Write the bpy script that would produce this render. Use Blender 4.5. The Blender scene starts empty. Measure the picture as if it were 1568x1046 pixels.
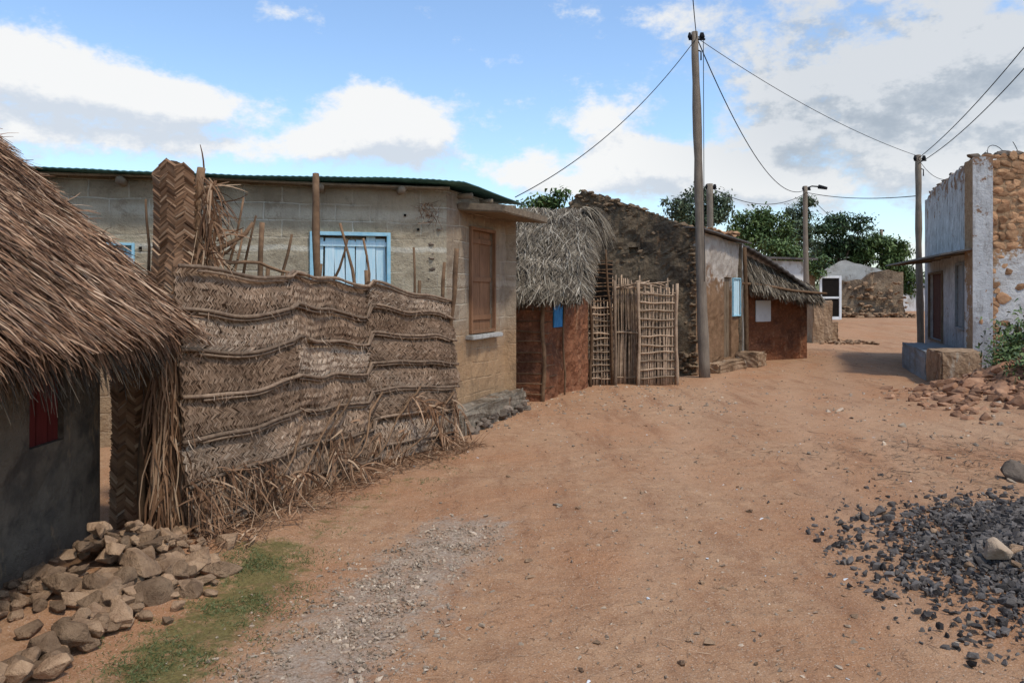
import bpy, bmesh, math, random
import numpy as np
from mathutils import Vector
rng=np.random.default_rng(7); random.seed(7)
S=bpy.context.scene
EYE=1.75; FP=1220.0
def lin(v):
    v=v/255.0
    return v/12.92 if v<=.04045 else ((v+.055)/1.055)**2.4
def c(r,g,b,k=.85): return (lin(r)*k,lin(g)*k,lin(b)*k,1)
# ---------------------------------------------------------------- materials
class M:
    def __init__(s,name,rough=.92,spec=.15):
        s.m=bpy.data.materials.new(name); s.m.use_nodes=True
        s.t=s.m.node_tree; s.b=s.t.nodes['Principled BSDF']
        s.b.inputs['Roughness'].default_value=rough
        s.b.inputs['Specular IOR Level'].default_value=spec
        g=s.t.nodes.new('ShaderNodeNewGeometry'); s.pos=g.outputs['Position']
        s.h=None
    def put(s,inp,v):
        if isinstance(v,bpy.types.NodeSocket): s.t.links.new(v,inp)
        else: inp.default_value=v
    def noise(s,scale,detail=6,rough=.6,vec=None,dist=0,stretch=None):
        n=s.t.nodes.new('ShaderNodeTexNoise')
        n.inputs['Scale'].default_value=scale; n.inputs['Detail'].default_value=min(detail,5)
        n.inputs['Roughness'].default_value=rough; n.inputs['Distortion'].default_value=dist
        v=vec or s.pos
        if stretch:
            m=s.t.nodes.new('ShaderNodeVectorMath'); m.operation='MULTIPLY'
            s.put(m.inputs[0],v); m.inputs[1].default_value=stretch; v=m.outputs[0]
        s.put(n.inputs['Vector'],v); return n.outputs['Fac']
    def voro(s,scale,feature='F1',out='Distance',vec=None):
        n=s.t.nodes.new('ShaderNodeTexVoronoi'); n.feature=feature
        n.inputs['Scale'].default_value=scale; s.put(n.inputs['Vector'],vec or s.pos); return n.outputs[out]
    def uv(s):
        return s.t.nodes.new('ShaderNodeUVMap').outputs[0]
    def ramp(s,f,stops):
        n=s.t.nodes.new('ShaderNodeValToRGB'); e=n.color_ramp.elements
        while len(e)<len(stops): e.new(.5)
        for i,(p,col) in enumerate(stops):
            e[i].position=p; e[i].color=col if len(col)==4 else (*col,1)
        s.put(n.inputs[0],f); return n.outputs[0]
    def math(s,op,a,b=0,clamp=False):
        n=s.t.nodes.new('ShaderNodeMath'); n.operation=op; n.use_clamp=clamp
        s.put(n.inputs[0],a); s.put(n.inputs[1],b); return n.outputs[0]
    def step(s,f,a,b):
        n=s.t.nodes.new('ShaderNodeMapRange'); n.interpolation_type='SMOOTHSTEP'
        s.put(n.inputs[0],f); n.inputs[1].default_value=a; n.inputs[2].default_value=b; return n.outputs[0]
    def mix(s,f,a,b,mode='MIX'):
        n=s.t.nodes.new('ShaderNodeMix'); n.data_type='RGBA'; n.blend_type=mode
        s.put(n.inputs[0],f); s.put(n.inputs[6],a); s.put(n.inputs[7],b); return n.outputs[2]
    def attr(s,name,out='Fac'):
        n=s.t.nodes.new('ShaderNodeAttribute'); n.attribute_name=name; return n.outputs[out]
    def sep(s,v):
        n=s.t.nodes.new('ShaderNodeSeparateXYZ'); s.put(n.inputs[0],v); return n.outputs
    def bump(s,h,dist=.01,st=1):
        n=s.t.nodes.new('ShaderNodeBump'); n.inputs['Strength'].default_value=st
        n.inputs['Distance'].default_value=dist; s.put(n.inputs['Height'],h)
        if s.h: s.put(n.inputs['Normal'],s.h)
        s.h=n.outputs[0]
    def done(s,col):
        s.put(s.b.inputs['Base Color'],col)
        if s.h: s.put(s.b.inputs['Normal'],s.h)
        return s.m
def K(v): return (v,v,v,1)

def m_simple(name,a,b,scale=6,bump=.01,rough=.9,rnd=0.0,stretch=None,spec=.15,dirt=.5):
    m=M(name,rough,spec); n=m.noise(scale,5,.65,stretch=stretch)
    col=m.ramp(n,[(.3,a),(.7,b)])
    n2=m.noise(scale*.23+.3,3,.6)
    col=m.mix(m.step(n2,.35,.75),col,m.mix(dirt,col,K(0.55),'MULTIPLY'))
    if rnd:
        r=m.attr('rnd'); col=m.mix(1,col,m.ramp(r,[(0,K(1-rnd)),(1,K(1+rnd*.6))]),'MULTIPLY')
    if bump: m.bump(m.noise(scale*3,4,.7,stretch=stretch),bump)
    return m.done(col)

def m_strand(name,stops):
    m=M(name,.8,.15); r=m.attr('rnd'); col=m.ramp(r,stops)
    n=m.noise(2.2,3,.6); col=m.mix(1,col,m.ramp(n,[(.3,K(.65)),(.7,K(1.15))]),'MULTIPLY')
    return m.done(col)

# ---------------------------------------------------------------- mesh helpers
def grp(name,loc=(0,0,0)):
    e=bpy.data.objects.new(name,None); e.empty_display_size=.2; S.collection.objects.link(e); return e
def link(o,parent=None):
    S.collection.objects.link(o)
    if parent: o.parent=parent
    return o
def np_mesh(name,V,F,mat,parent=None,rnd=None,smooth=False,uv=None):
    V=np.asarray(V,dtype=np.float32); F=np.asarray(F,dtype=np.int32); k=F.shape[1]
    me=bpy.data.meshes.new(name); me.vertices.add(len(V)); me.vertices.foreach_set('co',V.ravel())
    me.loops.add(F.size); me.loops.foreach_set('vertex_index',F.ravel())
    me.polygons.add(len(F)); me.polygons.foreach_set('loop_start',np.arange(len(F),dtype=np.int32)*k)
    me.polygons.foreach_set('loop_total',np.full(len(F),k,dtype=np.int32))
    me.update(calc_edges=True)
    me.polygons.foreach_set('use_smooth',np.full(len(F),smooth))
    if rnd is not None:
        a=me.attributes.new('rnd','FLOAT','POINT'); a.data.foreach_set('value',np.asarray(rnd,dtype=np.float32))
    if uv is not None:
        l=me.uv_layers.new(name='UVMap'); l.data.foreach_set('uv',np.asarray(uv,dtype=np.float32)[F.ravel()].ravel())
    me.materials.append(mat); me.validate()
    return link(bpy.data.objects.new(name,me),parent)
def py_mesh(name,V,F,mat,parent=None,smooth=False):
    me=bpy.data.meshes.new(name); me.from_pydata([tuple(v) for v in V],[],F); me.update()
    if smooth: me.polygons.foreach_set('use_smooth',[True]*len(F))
    me.materials.append(mat); return link(bpy.data.objects.new(name,me),parent)
def sn(x,y,z=0,s=0):
    return (np.sin(x*2.1+s+1.3*np.sin(y*1.7+s*2))+np.sin(y*2.9+s*3+z*2.3+1.1*np.sin(x*2.3))+np.sin((x+y)*5.3+z*4.7+s)*.6+np.sin((x-y)*9.7-z*8.1+s*5)*.35)/2.95

def box(name,cen,size,mat,parent=None,rotz=0,bev=.01,tilt=(0,0)):
    bm=bmesh.new(); bmesh.ops.create_cube(bm,size=1)
    for v in bm.verts: v.co=Vector((v.co.x*size[0],v.co.y*size[1],v.co.z*size[2]))
    if bev: bmesh.ops.bevel(bm,geom=bm.edges[:],offset=bev,segments=2,affect='EDGES')
    me=bpy.data.meshes.new(name); bm.to_mesh(me); bm.free(); me.materials.append(mat)
    o=bpy.data.objects.new(name,me); o.location=cen; o.rotation_euler=(tilt[0],tilt[1],rotz)
    return link(o,parent)
def prism(name,poly,z0,z1,mat,parent=None,bev=.015,rough=0):
    bm=bmesh.new(); b=[bm.verts.new((x,y,z0)) for x,y in poly]; t=[bm.verts.new((x,y,z1)) for x,y in poly]
    n=len(poly); bm.faces.new(b[::-1]); bm.faces.new(t)
    for i in range(n): bm.faces.new((b[i],b[(i+1)%n],t[(i+1)%n],t[i]))
    bmesh.ops.recalc_face_normals(bm,faces=bm.faces[:])
    if bev: bmesh.ops.bevel(bm,geom=bm.edges[:],offset=bev,segments=2,affect='EDGES')
    if rough:
        bmesh.ops.triangulate(bm,faces=bm.faces[:]); bmesh.ops.subdivide_edges(bm,edges=[e for e in bm.edges if e.calc_length()>.12],cuts=4,use_grid_fill=True)
        for v in bm.verts: v.co+=Vector((random.gauss(0,1),random.gauss(0,1),random.gauss(0,1)))*rough
    me=bpy.data.meshes.new(name); bm.to_mesh(me); bm.free(); me.materials.append(mat)
    return link(bpy.data.objects.new(name,me),parent)

class Tubes:
    def __init__(s): s.V=[]; s.F=[]; s.R=[]
    def add(s,pts,rad,sides=6):
        pts=[Vector(p) for p in pts]; n=len(pts); base=len(s.V); r=random.random()
        for i,p in enumerate(pts):
            d=(pts[min(i+1,n-1)]-pts[max(i-1,0)]).normalized()
            a=d.cross(Vector((0,0,1)) if abs(d.z)<.9 else Vector((1,0,0))).normalized(); b=d.cross(a)
            rr=rad[i] if hasattr(rad,'__len__') else rad
            for k in range(sides):
                t=2*math.pi*k/sides
                s.V.append(tuple(p+(a*math.cos(t)+b*math.sin(t))*rr)); s.R.append(r)
        for i in range(n-1):
            for k in range(sides):
                k2=(k+1)%sides
                s.F.append((base+i*sides+k,base+i*sides+k2,base+(i+1)*sides+k2,base+(i+1)*sides+k))
        s.F.append(tuple(base+k for k in range(sides))[::-1]); s.F.append(tuple(base+(n-1)*sides+k for k in range(sides)))
    def stick(s,p0,p1,r0,r1=None,wob=.02,seg=6,sides=6):
        r1=r0 if r1 is None else r1; p0=Vector(p0); p1=Vector(p1); P=[];R=[]
        ph=random.random()*6
        for i in range(seg+1):
            t=i/seg; o=Vector((math.sin(t*5+ph),math.cos(t*4+ph*2),math.sin(t*6+ph*3)))*wob*math.sin(math.pi*min(max(t,.08),.92))
            P.append(p0.lerp(p1,t)+o+Vector((random.uniform(-1,1),random.uniform(-1,1),random.uniform(-1,1)))*wob*.25)
            R.append((r0+(r1-r0)*t)*random.uniform(.88,1.12))
        s.add(P,R,sides)
    def build(s,name,mat,parent=None):
        o=py_mesh(name,s.V,s.F,mat,parent,True)
        a=o.data.attributes.new('rnd','FLOAT','POINT'); a.data.foreach_set('value',s.R); return o

def unit(v): return v/np.maximum(np.linalg.norm(v,axis=1,keepdims=True),1e-6)
def ribbons(name,root,dr,L,w,droop,mat,parent=None,nrm=(0,0,1),segs=3,curl=.0,rnd=None,tip=.35):
    n=len(root); dr=unit(dr); nv=np.broadcast_to(np.asarray(nrm,float),(n,3))+rng.normal(0,.35,(n,3))
    side=unit(np.cross(dr,nv)); V=np.zeros((n,segs+1,2,3))
    ph=rng.normal(0,1,n)
    for i in range(segs+1):
        t=i/segs
        p=root+dr*(L*t)[:,None]; p[:,2]-=droop*t*t
        p=p+side*(ph*curl*math.sin(t*2.5)*L)[:,None]
        ww=(w*(1-(1-tip)*t*t)*.5)[:,None]
        V[:,i,0]=p-side*ww; V[:,i,1]=p+side*ww
    base=(np.arange(n)*(segs+1)*2)[:,None]
    F=np.concatenate([base+np.array([[2*i,2*i+1,2*i+3,2*i+2]]) for i in range(segs)],0)
    if rnd is None: rnd=rng.random(n)
    return np_mesh(name,V.reshape(-1,3),F,mat,parent,np.repeat(rnd,(segs+1)*2))

def thatch(name,R0,R1,E1,E0,n,mat,parent,L=(.3,.6),w=(.006,.012),lift=.05,under=None,eave_n=1500,thick=.12,edge_d=(.15,.3),spread=.16,layers=9,fringe_mat=None):
    R0,R1,E1,E0=[np.array(p,float) for p in (R0,R1,E1,E0)]
    def pt(a,b): 
        a=a[:,None];b=b[:,None]
        return (R0*(1-a)+R1*a)*(1-b)+(E0*(1-a)+E1*a)*b
    nrm=np.cross(R1-R0,E0-R0); nrm/=np.linalg.norm(nrm)
    if nrm[2]<0: nrm=-nrm
    na,nb=40,20
    A,B=np.meshgrid(np.linspace(0,1,na),np.linspace(0,1,nb)); P=pt(A.ravel(),B.ravel())
    P=P+nrm*(sn(P[:,0]*2,P[:,1]*2,P[:,2])*.035)[:,None]
    Q=P-nrm*thick
    V=np.concatenate([P,Q]); F=[]
    o=na*nb
    for j in range(nb-1):
        for i in range(na-1):
            k=j*na+i; F.append((k,k+1,k+1+na,k+na)); F.append((o+k,o+k+na,o+k+1+na,o+k+1))
    for i in range(na-1):
        F.append((i,i+o,i+1+o,i+1)); k=(nb-1)*na+i; F.append((k,k+1,k+1+o,k+o))
    for j in range(nb-1):
        k=j*na; F.append((k,k+na,k+na+o,k+o)); k+=na-1; F.append((k,k+o,k+na+o,k+na))
    py_mesh(name+'_body',V,F,under or mat,parent,True)
    a=rng.random(n); lay=rng.integers(0,layers,n); b=np.clip((lay+rng.random(n)**2*.9)/layers,0,1); root=pt(a,b)
    d=pt(a,np.ones(n))-pt(a,np.zeros(n)); d=unit(d)
    al=unit(np.broadcast_to(R1-R0,(n,3)))
    bund=sn(a*37+lay*3.1,lay*1.7,0,1)*spread
    d=d+al*(bund+rng.normal(0,spread,n))[:,None]+nrm*(rng.normal(.09,.08,n))[:,None]
    root=root+nrm*(rng.random(n)*lift+sn(root[:,0]*2,root[:,1]*2,root[:,2])*.035)[:,None]
    Ln=rng.uniform(*L,n); ws_=rng.uniform(*w,n)
    clump=np.clip(.50+.16*sn(a*30+lay*5,b*8,0,2)+rng.normal(0,.29,n),0,1)
    ribbons(name+'_straw',root,d,Ln,ws_,Ln*Ln*.12,mat,parent,nrm=nrm,curl=.05,rnd=clump)
    m=eave_n; a=rng.random(m); root=pt(a,np.ones(m)-rng.random(m)*.08)-nrm*(rng.random(m)*thick)[:,None]
    d=unit(pt(a,np.ones(m))-pt(a,np.zeros(m)))+al[:1]*rng.normal(0,.22,m)[:,None]+np.array([0,0,-.45])
    Ln=rng.uniform(*edge_d,m)
    ribbons(name+'_fringe',root,d,Ln,rng.uniform(*w,m),Ln*.25,fringe_mat or mat,parent,nrm=nrm,curl=.08,rnd=rng.random(m)*.75)

def make_tpl(k,seed,npts=13):
    r=random.Random(seed); bm=bmesh.new()
    for i in range(npts):
        v=Vector((r.gauss(0,1),r.gauss(0,1),r.gauss(0,1))).normalized()*r.uniform(.75,1.08)
        bm.verts.new(v)
    bmesh.ops.convex_hull(bm,input=bm.verts[:])
    lone=[v for v in bm.verts if not v.link_faces]; bmesh.ops.delete(bm,geom=lone,context='VERTS')
    bmesh.ops.triangulate(bm,faces=bm.faces[:]); bmesh.ops.recalc_face_normals(bm,faces=bm.faces[:])
    if k:
        bmesh.ops.bevel(bm,geom=bm.edges[:],offset=.05,segments=1,affect='EDGES'); bmesh.ops.triangulate(bm,faces=bm.faces[:])
    bm.verts.index_update()
    V=np.array([v.co[:] for v in bm.verts]); F=np.array([[v.index for v in f.verts] for f in bm.faces]); bm.free(); return V,F
TPL=[make_tpl(1,i,15) for i in range(14)]; TPS=[make_tpl(0,i+50,9) for i in range(8)]
def rocks(name,pos,size,mat,parent=None,flat=.62,tpl=None,basis=None):
    tpl=tpl or TPL; n=len(pos); pos=np.asarray(pos,float); size=np.asarray(size,float)
    Vs=[];Fs=[];Rs=[];off=0; which=rng.integers(0,len(tpl),n)
    for k,(TV,TF) in enumerate(tpl):
        idx=np.where(which==k)[0]
        if len(idx)==0: continue
        m=len(idx); sc=np.stack([rng.uniform(.8,1.3,m),rng.uniform(.6,1.0,m),rng.uniform(.7,1.1,m)*flat],1)*size[idx][:,None]*.5
        a=rng.uniform(0,6.28,m); t=rng.normal(0,.22,m); t2=rng.normal(0,.22,m)
        if basis is not None: a=rng.normal(0,.25,m); t*=.4; t2*=.4
        V=TV[None]*sc[:,None,:]
        ca,sa=np.cos(a)[:,None],np.sin(a)[:,None]
        x,y,z=V[...,0],V[...,1],V[...,2]
        x,z=x*np.cos(t)[:,None]-z*np.sin(t)[:,None],x*np.sin(t)[:,None]+z*np.cos(t)[:,None]
        y,z=y*np.cos(t2)[:,None]-z*np.sin(t2)[:,None],y*np.sin(t2)[:,None]+z*np.cos(t2)[:,None]
        x,y=x*ca-y*sa,x*sa+y*ca
        V=np.stack([x,y,z],-1)
        if basis is not None: V=V@np.asarray(basis)
        V=V+pos[idx][:,None,:]
        Vs.append(V.reshape(-1,3)); Fs.append((TF[None]+(np.arange(m)*len(TV))[:,None,None]+off).reshape(-1,3))
        Rs.append(np.repeat(rng.random(m),len(TV))); off+=m*len(TV)
    return np_mesh(name,np.concatenate(Vs),np.concatenate(Fs),mat,parent,np.concatenate(Rs))

def on_wall(u,v,p0,p1):
    r=(u-784)/FP; dx,dy=p1[0]-p0[0],p1[1]-p0[1]; t=(r*p0[1]-p0[0])/(dx-r*dy); y=p0[1]+t*dy
    return t*math.hypot(dx,dy), EYE-(v-450)*y/FP
def wpt(p0,p1,s,z,out=0):
    L=math.hypot(p1[0]-p0[0],p1[1]-p0[1]); dx,dy=(p1[0]-p0[0])/L,(p1[1]-p0[1])/L
    return (p0[0]+dx*s+dy*out,p0[1]+dy*s-dx*out,z)
def wall(name,p0,p1,z0,top,mat,parent,holes=(),th=.25,step=.14,amp=.012,jag=0,seed=0,reveal=.12):
    L=math.hypot(p1[0]-p0[0],p1[1]-p0[1]); dx,dy=(p1[0]-p0[0])/L,(p1[1]-p0[1])/L; nx,ny=dy,-dx
    if not hasattr(top,'__len__'): top=[(0,top),(1,top)]
    zt=max(t[1] for t in top)+jag
    sc=set(np.round(np.linspace(0,L,max(2,int(L/step)+1)),4)); zc=set(np.round(np.linspace(z0,zt,max(2,int((zt-z0)/step)+1)),4))
    for h in holes:
        for a in h[:2]:
            sc={q for q in sc if abs(q-a)>step*.3 or q in (0,round(L,4))}; 
        for a in h[2:4]:
            zc={q for q in zc if abs(q-a)>step*.3 or q in (z0,round(zt,4))}
    for h in holes: sc|={round(h[0],4),round(h[1],4)}; zc|={round(h[2],4),round(h[3],4)}
    sc=sorted(sc); zc=sorted(zc); V=[];UV=[];F=[]; ns,nz=len(sc),len(zc)
    ztop=[float(np.interp(s/L,[t[0] for t in top],[t[1] for t in top]))+ (jag*(sn(s*3.1+seed,seed*1.7,0,seed)+random.uniform(-.4,.4)) if jag else 0)+seed*.0013 for s in sc]
    def onhole(s,z):
        for h in holes:
            if h[0]-.01<=s<=h[1]+.01 and h[2]-.01<=z<=h[3]+.01: return True
        return False
    for j,z in enumerate(zc):
        for i,s in enumerate(sc):
            zz=min(z,ztop[i]) if j<nz-1 else ztop[i]
            d=0 if (i in (0,ns-1) or onhole(s,zz)) else amp*(float(sn(s*1.7,zz*1.9,0,seed))+random.uniform(-.4,.4))
            V.append((p0[0]+dx*s+nx*d,p0[1]+dy*s+ny*d,zz)); UV.append((s,zz))
    for j in range(nz-1):
        for i in range(ns-1):
            cs,cz=(sc[i]+sc[i+1])/2,(zc[j]+zc[j+1])/2
            if any(h[0]<cs<h[1] and h[2]<cz<h[3] for h in holes): continue
            a,b,c_,d_=j*ns+i,j*ns+i+1,(j+1)*ns+i+1,(j+1)*ns+i
            if V[d_][2]-V[a][2]<1e-4 and V[c_][2]-V[b][2]<1e-4: continue
            F.append((a,b,c_,d_))
    o=len(V)
    for i,s in enumerate(sc):
        for z in (z0,ztop[i]):
            V.append((p0[0]+dx*s-nx*th,p0[1]+dy*s-ny*th,z)); UV.append((s,z))
    for i in range(ns-1):
        F.append((o+2*i,o+2*i+1,o+2*i+3,o+2*i+2)) if not holes else None
        F.append(((nz-1)*ns+i,(nz-1)*ns+i+1,o+2*i+3,o+2*i+1))
    e=len(V); V+= [V[0],V[(nz-1)*ns],V[o+1],V[o]]; UV+=[(0,z0),(0,ztop[0]),(th,ztop[0]),(th,z0)]; F.append((e,e+1,e+2,e+3))
    e=len(V); V+= [V[ns-1],V[nz*ns-1],V[o+2*ns-1],V[o+2*ns-2]]; UV+=[(0,z0),(0,ztop[-1]),(th,ztop[-1]),(th,z0)]; F.append((e,e+3,e+2,e+1))
    for h in holes:
        q=[(h[0],h[2]),(h[1],h[2]),(h[1],h[3]),(h[0],h[3])]
        for k in range(4):
            (s1,z1),(s2,z2)=q[k],q[(k+1)%4]; e=len(V)
            for (s,z,dd) in ((s1,z1,0),(s2,z2,0),(s2,z2,-reveal),(s1,z1,-reveal)):
                V.append((p0[0]+dx*s+nx*dd,p0[1]+dy*s+ny*dd,z)); UV.append((s+dd,z))
            F.append((e,e+1,e+2,e+3))
        e=len(V)
        for (s,z) in q: V.append((p0[0]+dx*s-nx*reveal,p0[1]+dy*s-ny*reveal,z)); UV.append((s,z))
        F.append((e,e+1,e+2,e+3))
    return np_mesh(name,V,[f for f in F if f],mat,parent,uv=UV)
def planks(name,p0,p1,s0,s1,z0,z1,n,mat,parent,out=-.06,gap=.006,th=.025,frame=None,fw=.05,rag=0,slant=0):
    ang=math.atan2(p1[1]-p0[1],p1[0]-p0[0]); w=(s1-s0)/n
    for i in range(n):
        zz=z1-random.random()*rag; zb=z0+random.random()*rag
        cx=wpt(p0,p1,s0+w*(i+.5),(zb+zz)/2,out+random.uniform(-.004,.004))
        box(name+'_plank',cx,(w-gap,th,zz-zb),mat,parent,ang,.003,tilt=(0,random.uniform(-slant,slant)))
    if frame:
        for (a,b,za,zb) in ((s0-fw,s0,z0-fw,z1+fw),(s1,s1+fw,z0-fw,z1+fw),(s0,s1,z1,z1+fw),(s0,s1,z0-fw,z0)):
            box(name+'_frame',wpt(p0,p1,(a+b)/2,(za+zb)/2,.012),(b-a,.06,zb-za),frame,parent,ang,.004)

# ---------------------------------------------------------------- ground
def sstep(x): x=np.clip(x,0,1); return x*x*(3-2*x)
def gz(x,y):
    x=np.asarray(x,float); y=np.asarray(y,float)
    z=.4*sstep((y-22)/18)+.018*sn(x*.9,y*.8)*np.exp(-np.abs(y)/60)
    z=z+.20*np.exp(-((x-3.8)/1.1)**2-((y-4.9)/1.2)**2)
    z=z+.55*np.exp(-((x-8.6)/1.2)**2-((y-12.6)/1.3)**2)+.30*sstep((x-5.2)/3.4)*sstep((14.6-y)/4)
    z=z+.10*np.exp(-((x+2.4)/.45)**2-((y-4.8)/.6)**2)
    z=z+.05*np.exp(-((x+1.9)/.5)**2)*sstep((y-5)/1)*sstep((9.5-y)/1)
    z=z-.03*np.exp(-((x-1.2-y*.12)/.5)**2)*sstep((y-4)/3)*sstep((25-y)/8)
    r=np.hypot(x,y); z=z+3.6*sstep((r-75)/160)*(1+.35*np.sin(x*.013)+.2*np.sin(x*.04+1))
    return z
def axis(lo,hi,st,far):
    a=list(np.arange(lo,hi,st)); d=st; x=a[-1]
    while x<far: d*=1.13; x+=d; a.append(x)
    d=st; x=lo; pre=[]
    while x>-far: d*=1.13; x-=d; pre.append(x)
    return np.array(pre[::-1]+a)
gx=axis(-4.2,9.5,.05,700); gy=axis(2.2,17,.05,700)
X,Y=np.meshgrid(gx,gy); Z=gz(X,Y); near=np.exp(-np.maximum(Y-8,0)/6)
Z+=near*(.009*sn(X*6,Y*6,0,1)+.005*sn(X*14,Y*13,0,3)+rng.normal(0,.0018,X.shape))*(np.hypot(X,Y)<30)
nxg,nyg=len(gx),len(gy); I=np.arange(nxg*nyg).reshape(nyg,nxg)
F=np.stack([I[:-1,:-1],I[:-1,1:],I[1:,1:],I[1:,:-1]],-1).reshape(-1,4)
def seg_d(x,y,pts):
    best=np.full(x.shape,9.)
    for (a,b) in zip(pts[:-1],pts[1:]):
        ax,ay=a;bx,by=b; t=np.clip(((x-ax)*(bx-ax)+(y-ay)*(by-ay))/((bx-ax)**2+(by-ay)**2),0,1)
        best=np.minimum(best,np.hypot(x-ax-t*(bx-ax),y-ay-t*(by-ay)))
    return best
GRAV=[(-1.0,3.0),(-.85,4.0),(-.65,4.9),(-.35,5.9)]
GRASS=[(-1.65,3.2),(-1.6,4.2),(-1.55,5.0),(-1.65,5.4)]
mg=np.exp(-(seg_d(X,Y,GRAV)/.46)**2)*.62; mr=np.exp(-(seg_d(X,Y,GRASS)/.36)**2)*.72
mr=np.maximum(mr,.42*np.exp(-(seg_d(X,Y,[(-1.5,5.5),(-1.0,7.5)])/.25)**2))
md=np.exp(-((X-3.8)/1.1)**2-((Y-4.9)/1.3)**2)*1.1
md=np.maximum(md,.42*sstep((X-3.4)/2)*sstep((9-Y)/3))
far=sstep((np.hypot(X,Y)-70)/60)
tk=np.zeros_like(X)
for off,wd in ((-.1,.22),(1.35,.25),(2.3,.3)):
    tk=np.maximum(tk,np.exp(-((X-(off+.17*Y+.006*Y*Y))/wd)**2))
m=M('red_dirt',.95,.08)
n1=m.noise(.55,4,.6); n2=m.noise(5,5,.75); n4=m.noise(.16,3,.5,stretch=(1,.5,1))
col=m.ramp(n2,[(.3,c(168,124,90)),(.7,c(198,156,118))])
col=m.mix(m.step(n1,.4,.66),col,c(182,132,94))
col=m.mix(m.math('MULTIPLY',m.step(n4,.45,.7),.6),col,c(202,164,128))
tr=m.noise(1.4,5,.65,stretch=(2.2,.35,1)); col=m.mix(m.math('MULTIPLY',m.step(tr,.48,.70),.58),col,c(146,100,70))
col=m.mix(m.math('MULTIPLY',m.attr('track'),m.math('MULTIPLY',m.step(n1,.35,.6),.35)),col,c(206,168,132))
sp1=m.noise(110,2,.5); col=m.mix(m.math('MULTIPLY',m.step(sp1,.60,.68),.6),col,c(218,194,170))
col=m.mix(m.math('MULTIPLY',m.step(sp1,.40,.32),.5),col,c(110,80,60))
col=m.mix(m.math('MULTIPLY',m.step(m.noise(22,4,.8),.56,.68),.4),col,c(134,94,68))
sepn=m.t.nodes.new('ShaderNodeSeparateColor'); m.put(sepn.inputs[0],m.attr('mask','Color'))
e=m.noise(7,5,.8); n45=m.noise(52,4,.7)
def edge(f,lo=.3,hi=.62): return m.step(m.math('ADD',f,m.math('MULTIPLY',m.math('SUBTRACT',e,.5),1.6)),lo,hi)
col=m.mix(m.math('MULTIPLY',edge(sepn.outputs[0],.2,.7),.75),col,m.ramp(n45,[(.35,c(146,124,102)),(.7,c(206,190,170))]))
col=m.mix(m.math('MULTIPLY',edge(sepn.outputs[1],.35,.7),.85),col,m.ramp(n45,[(.3,c(84,80,44)),(.7,c(132,124,72))]))
col=m.mix(edge(sepn.outputs[2],.35,.7),col,m.ramp(n45,[(.3,c(80,62,50)),(.7,c(138,102,78))]))
col=m.mix(m.attr('farmask'),col,m.ramp(m.noise(.05,5,.6),[(.35,c(60,75,45)),(.65,c(120,115,75))]))
m.bump(m.noise(2.5,5,.65),.06,.9); m.bump(m.noise(24,5,.8),.02,1)
gmat=m.done(col)
ground=np_mesh('ground',np.stack([X,Y,Z],-1).reshape(-1,3),F,gmat,smooth=True)
a=ground.data.attributes.new('mask','FLOAT_COLOR','POINT'); a.data.foreach_set('color',np.stack([mg,mr,md,np.ones_like(mg)],-1).astype(np.float32).ravel())
for nm,ar in (('farmask',far),('track',tk)):
    a=ground.data.attributes.new(nm,'FLOAT','POINT'); a.data.foreach_set('value',ar.astype(np.float32).ravel())

# ---------------------------------------------------------------- material library
def m_block(name,a,b,mortar,band=None,lower=None):
    m=M(name,.95,.1); uv=m.uv()
    nn=m.noise(3,5,.7); col=m.ramp(nn,[(.3,a),(.7,b)])
    br=m.t.nodes.new('ShaderNodeTexBrick')
    wv=m.t.nodes.new('ShaderNodeVectorMath'); wv.operation='ADD'; m.put(wv.inputs[0],uv)
    cbn=m.t.nodes.new('ShaderNodeCombineXYZ'); m.put(cbn.inputs[0],m.math('MULTIPLY',nn,.05)); m.put(cbn.inputs[1],m.math('MULTIPLY',m.noise(1.7,3,.6),.06)); m.put(wv.inputs[1],cbn.outputs[0])
    m.put(br.inputs['Vector'],wv.outputs[0])
    br.inputs['Scale'].default_value=1; br.inputs['Brick Width'].default_value=.42; br.inputs['Row Height'].default_value=.205
    br.inputs['Mortar Size'].default_value=.014; br.inputs['Mortar Smooth'].default_value=.7
    br.inputs['Color1'].default_value=K(.82); br.inputs['Color2'].default_value=K(1.08); br.inputs['Mortar'].default_value=K(1)
    col=m.mix(.6,col,br.outputs['Color'],'MULTIPLY')
    fade=m.step(m.noise(1.1,4,.6),.40,.60)
    mf=m.math('MULTIPLY',br.outputs['Fac'],m.math('MULTIPLY',fade,.8)); col=m.mix(mf,col,mortar)
    sx=m.sep(uv)
    if lower: col=m.mix(m.math('MULTIPLY',m.step(m.math('ADD',sx[1],m.math('MULTIPLY',nn,.8)),2.0,1.2),.75),col,lower)
    if band:
        for bz,wd,am in band:
            d=m.math('ABSOLUTE',m.math('ADD',m.math('SUBTRACT',sx[1],bz),m.math('MULTIPLY',m.math('SUBTRACT',nn,.5),.12))); col=m.mix(m.math('MULTIPLY',m.step(d,wd,wd*.3),am),col,mortar)
    st=m.step(m.noise(1.6,5,.75,stretch=(3.5,3.5,.5)),.52,.72); col=m.mix(m.math('MULTIPLY',st,.5),col,m.mix(1,col,K(.5),'MULTIPLY'))
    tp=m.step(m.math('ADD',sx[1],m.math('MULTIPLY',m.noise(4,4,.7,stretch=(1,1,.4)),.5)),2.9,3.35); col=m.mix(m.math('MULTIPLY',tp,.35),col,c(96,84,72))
    sp=m.step(m.noise(2.6,5,.85),.56,.64); col=m.mix(m.math('MULTIPLY',sp,.4),col,c(116,98,78))
    m.bump(m.math('MULTIPLY',m.math('MULTIPLY',br.outputs['Fac'],fade),-1),.014,.8); m.bump(m.noise(12,5,.8),.03,1)
    return m.done(col)
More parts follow.
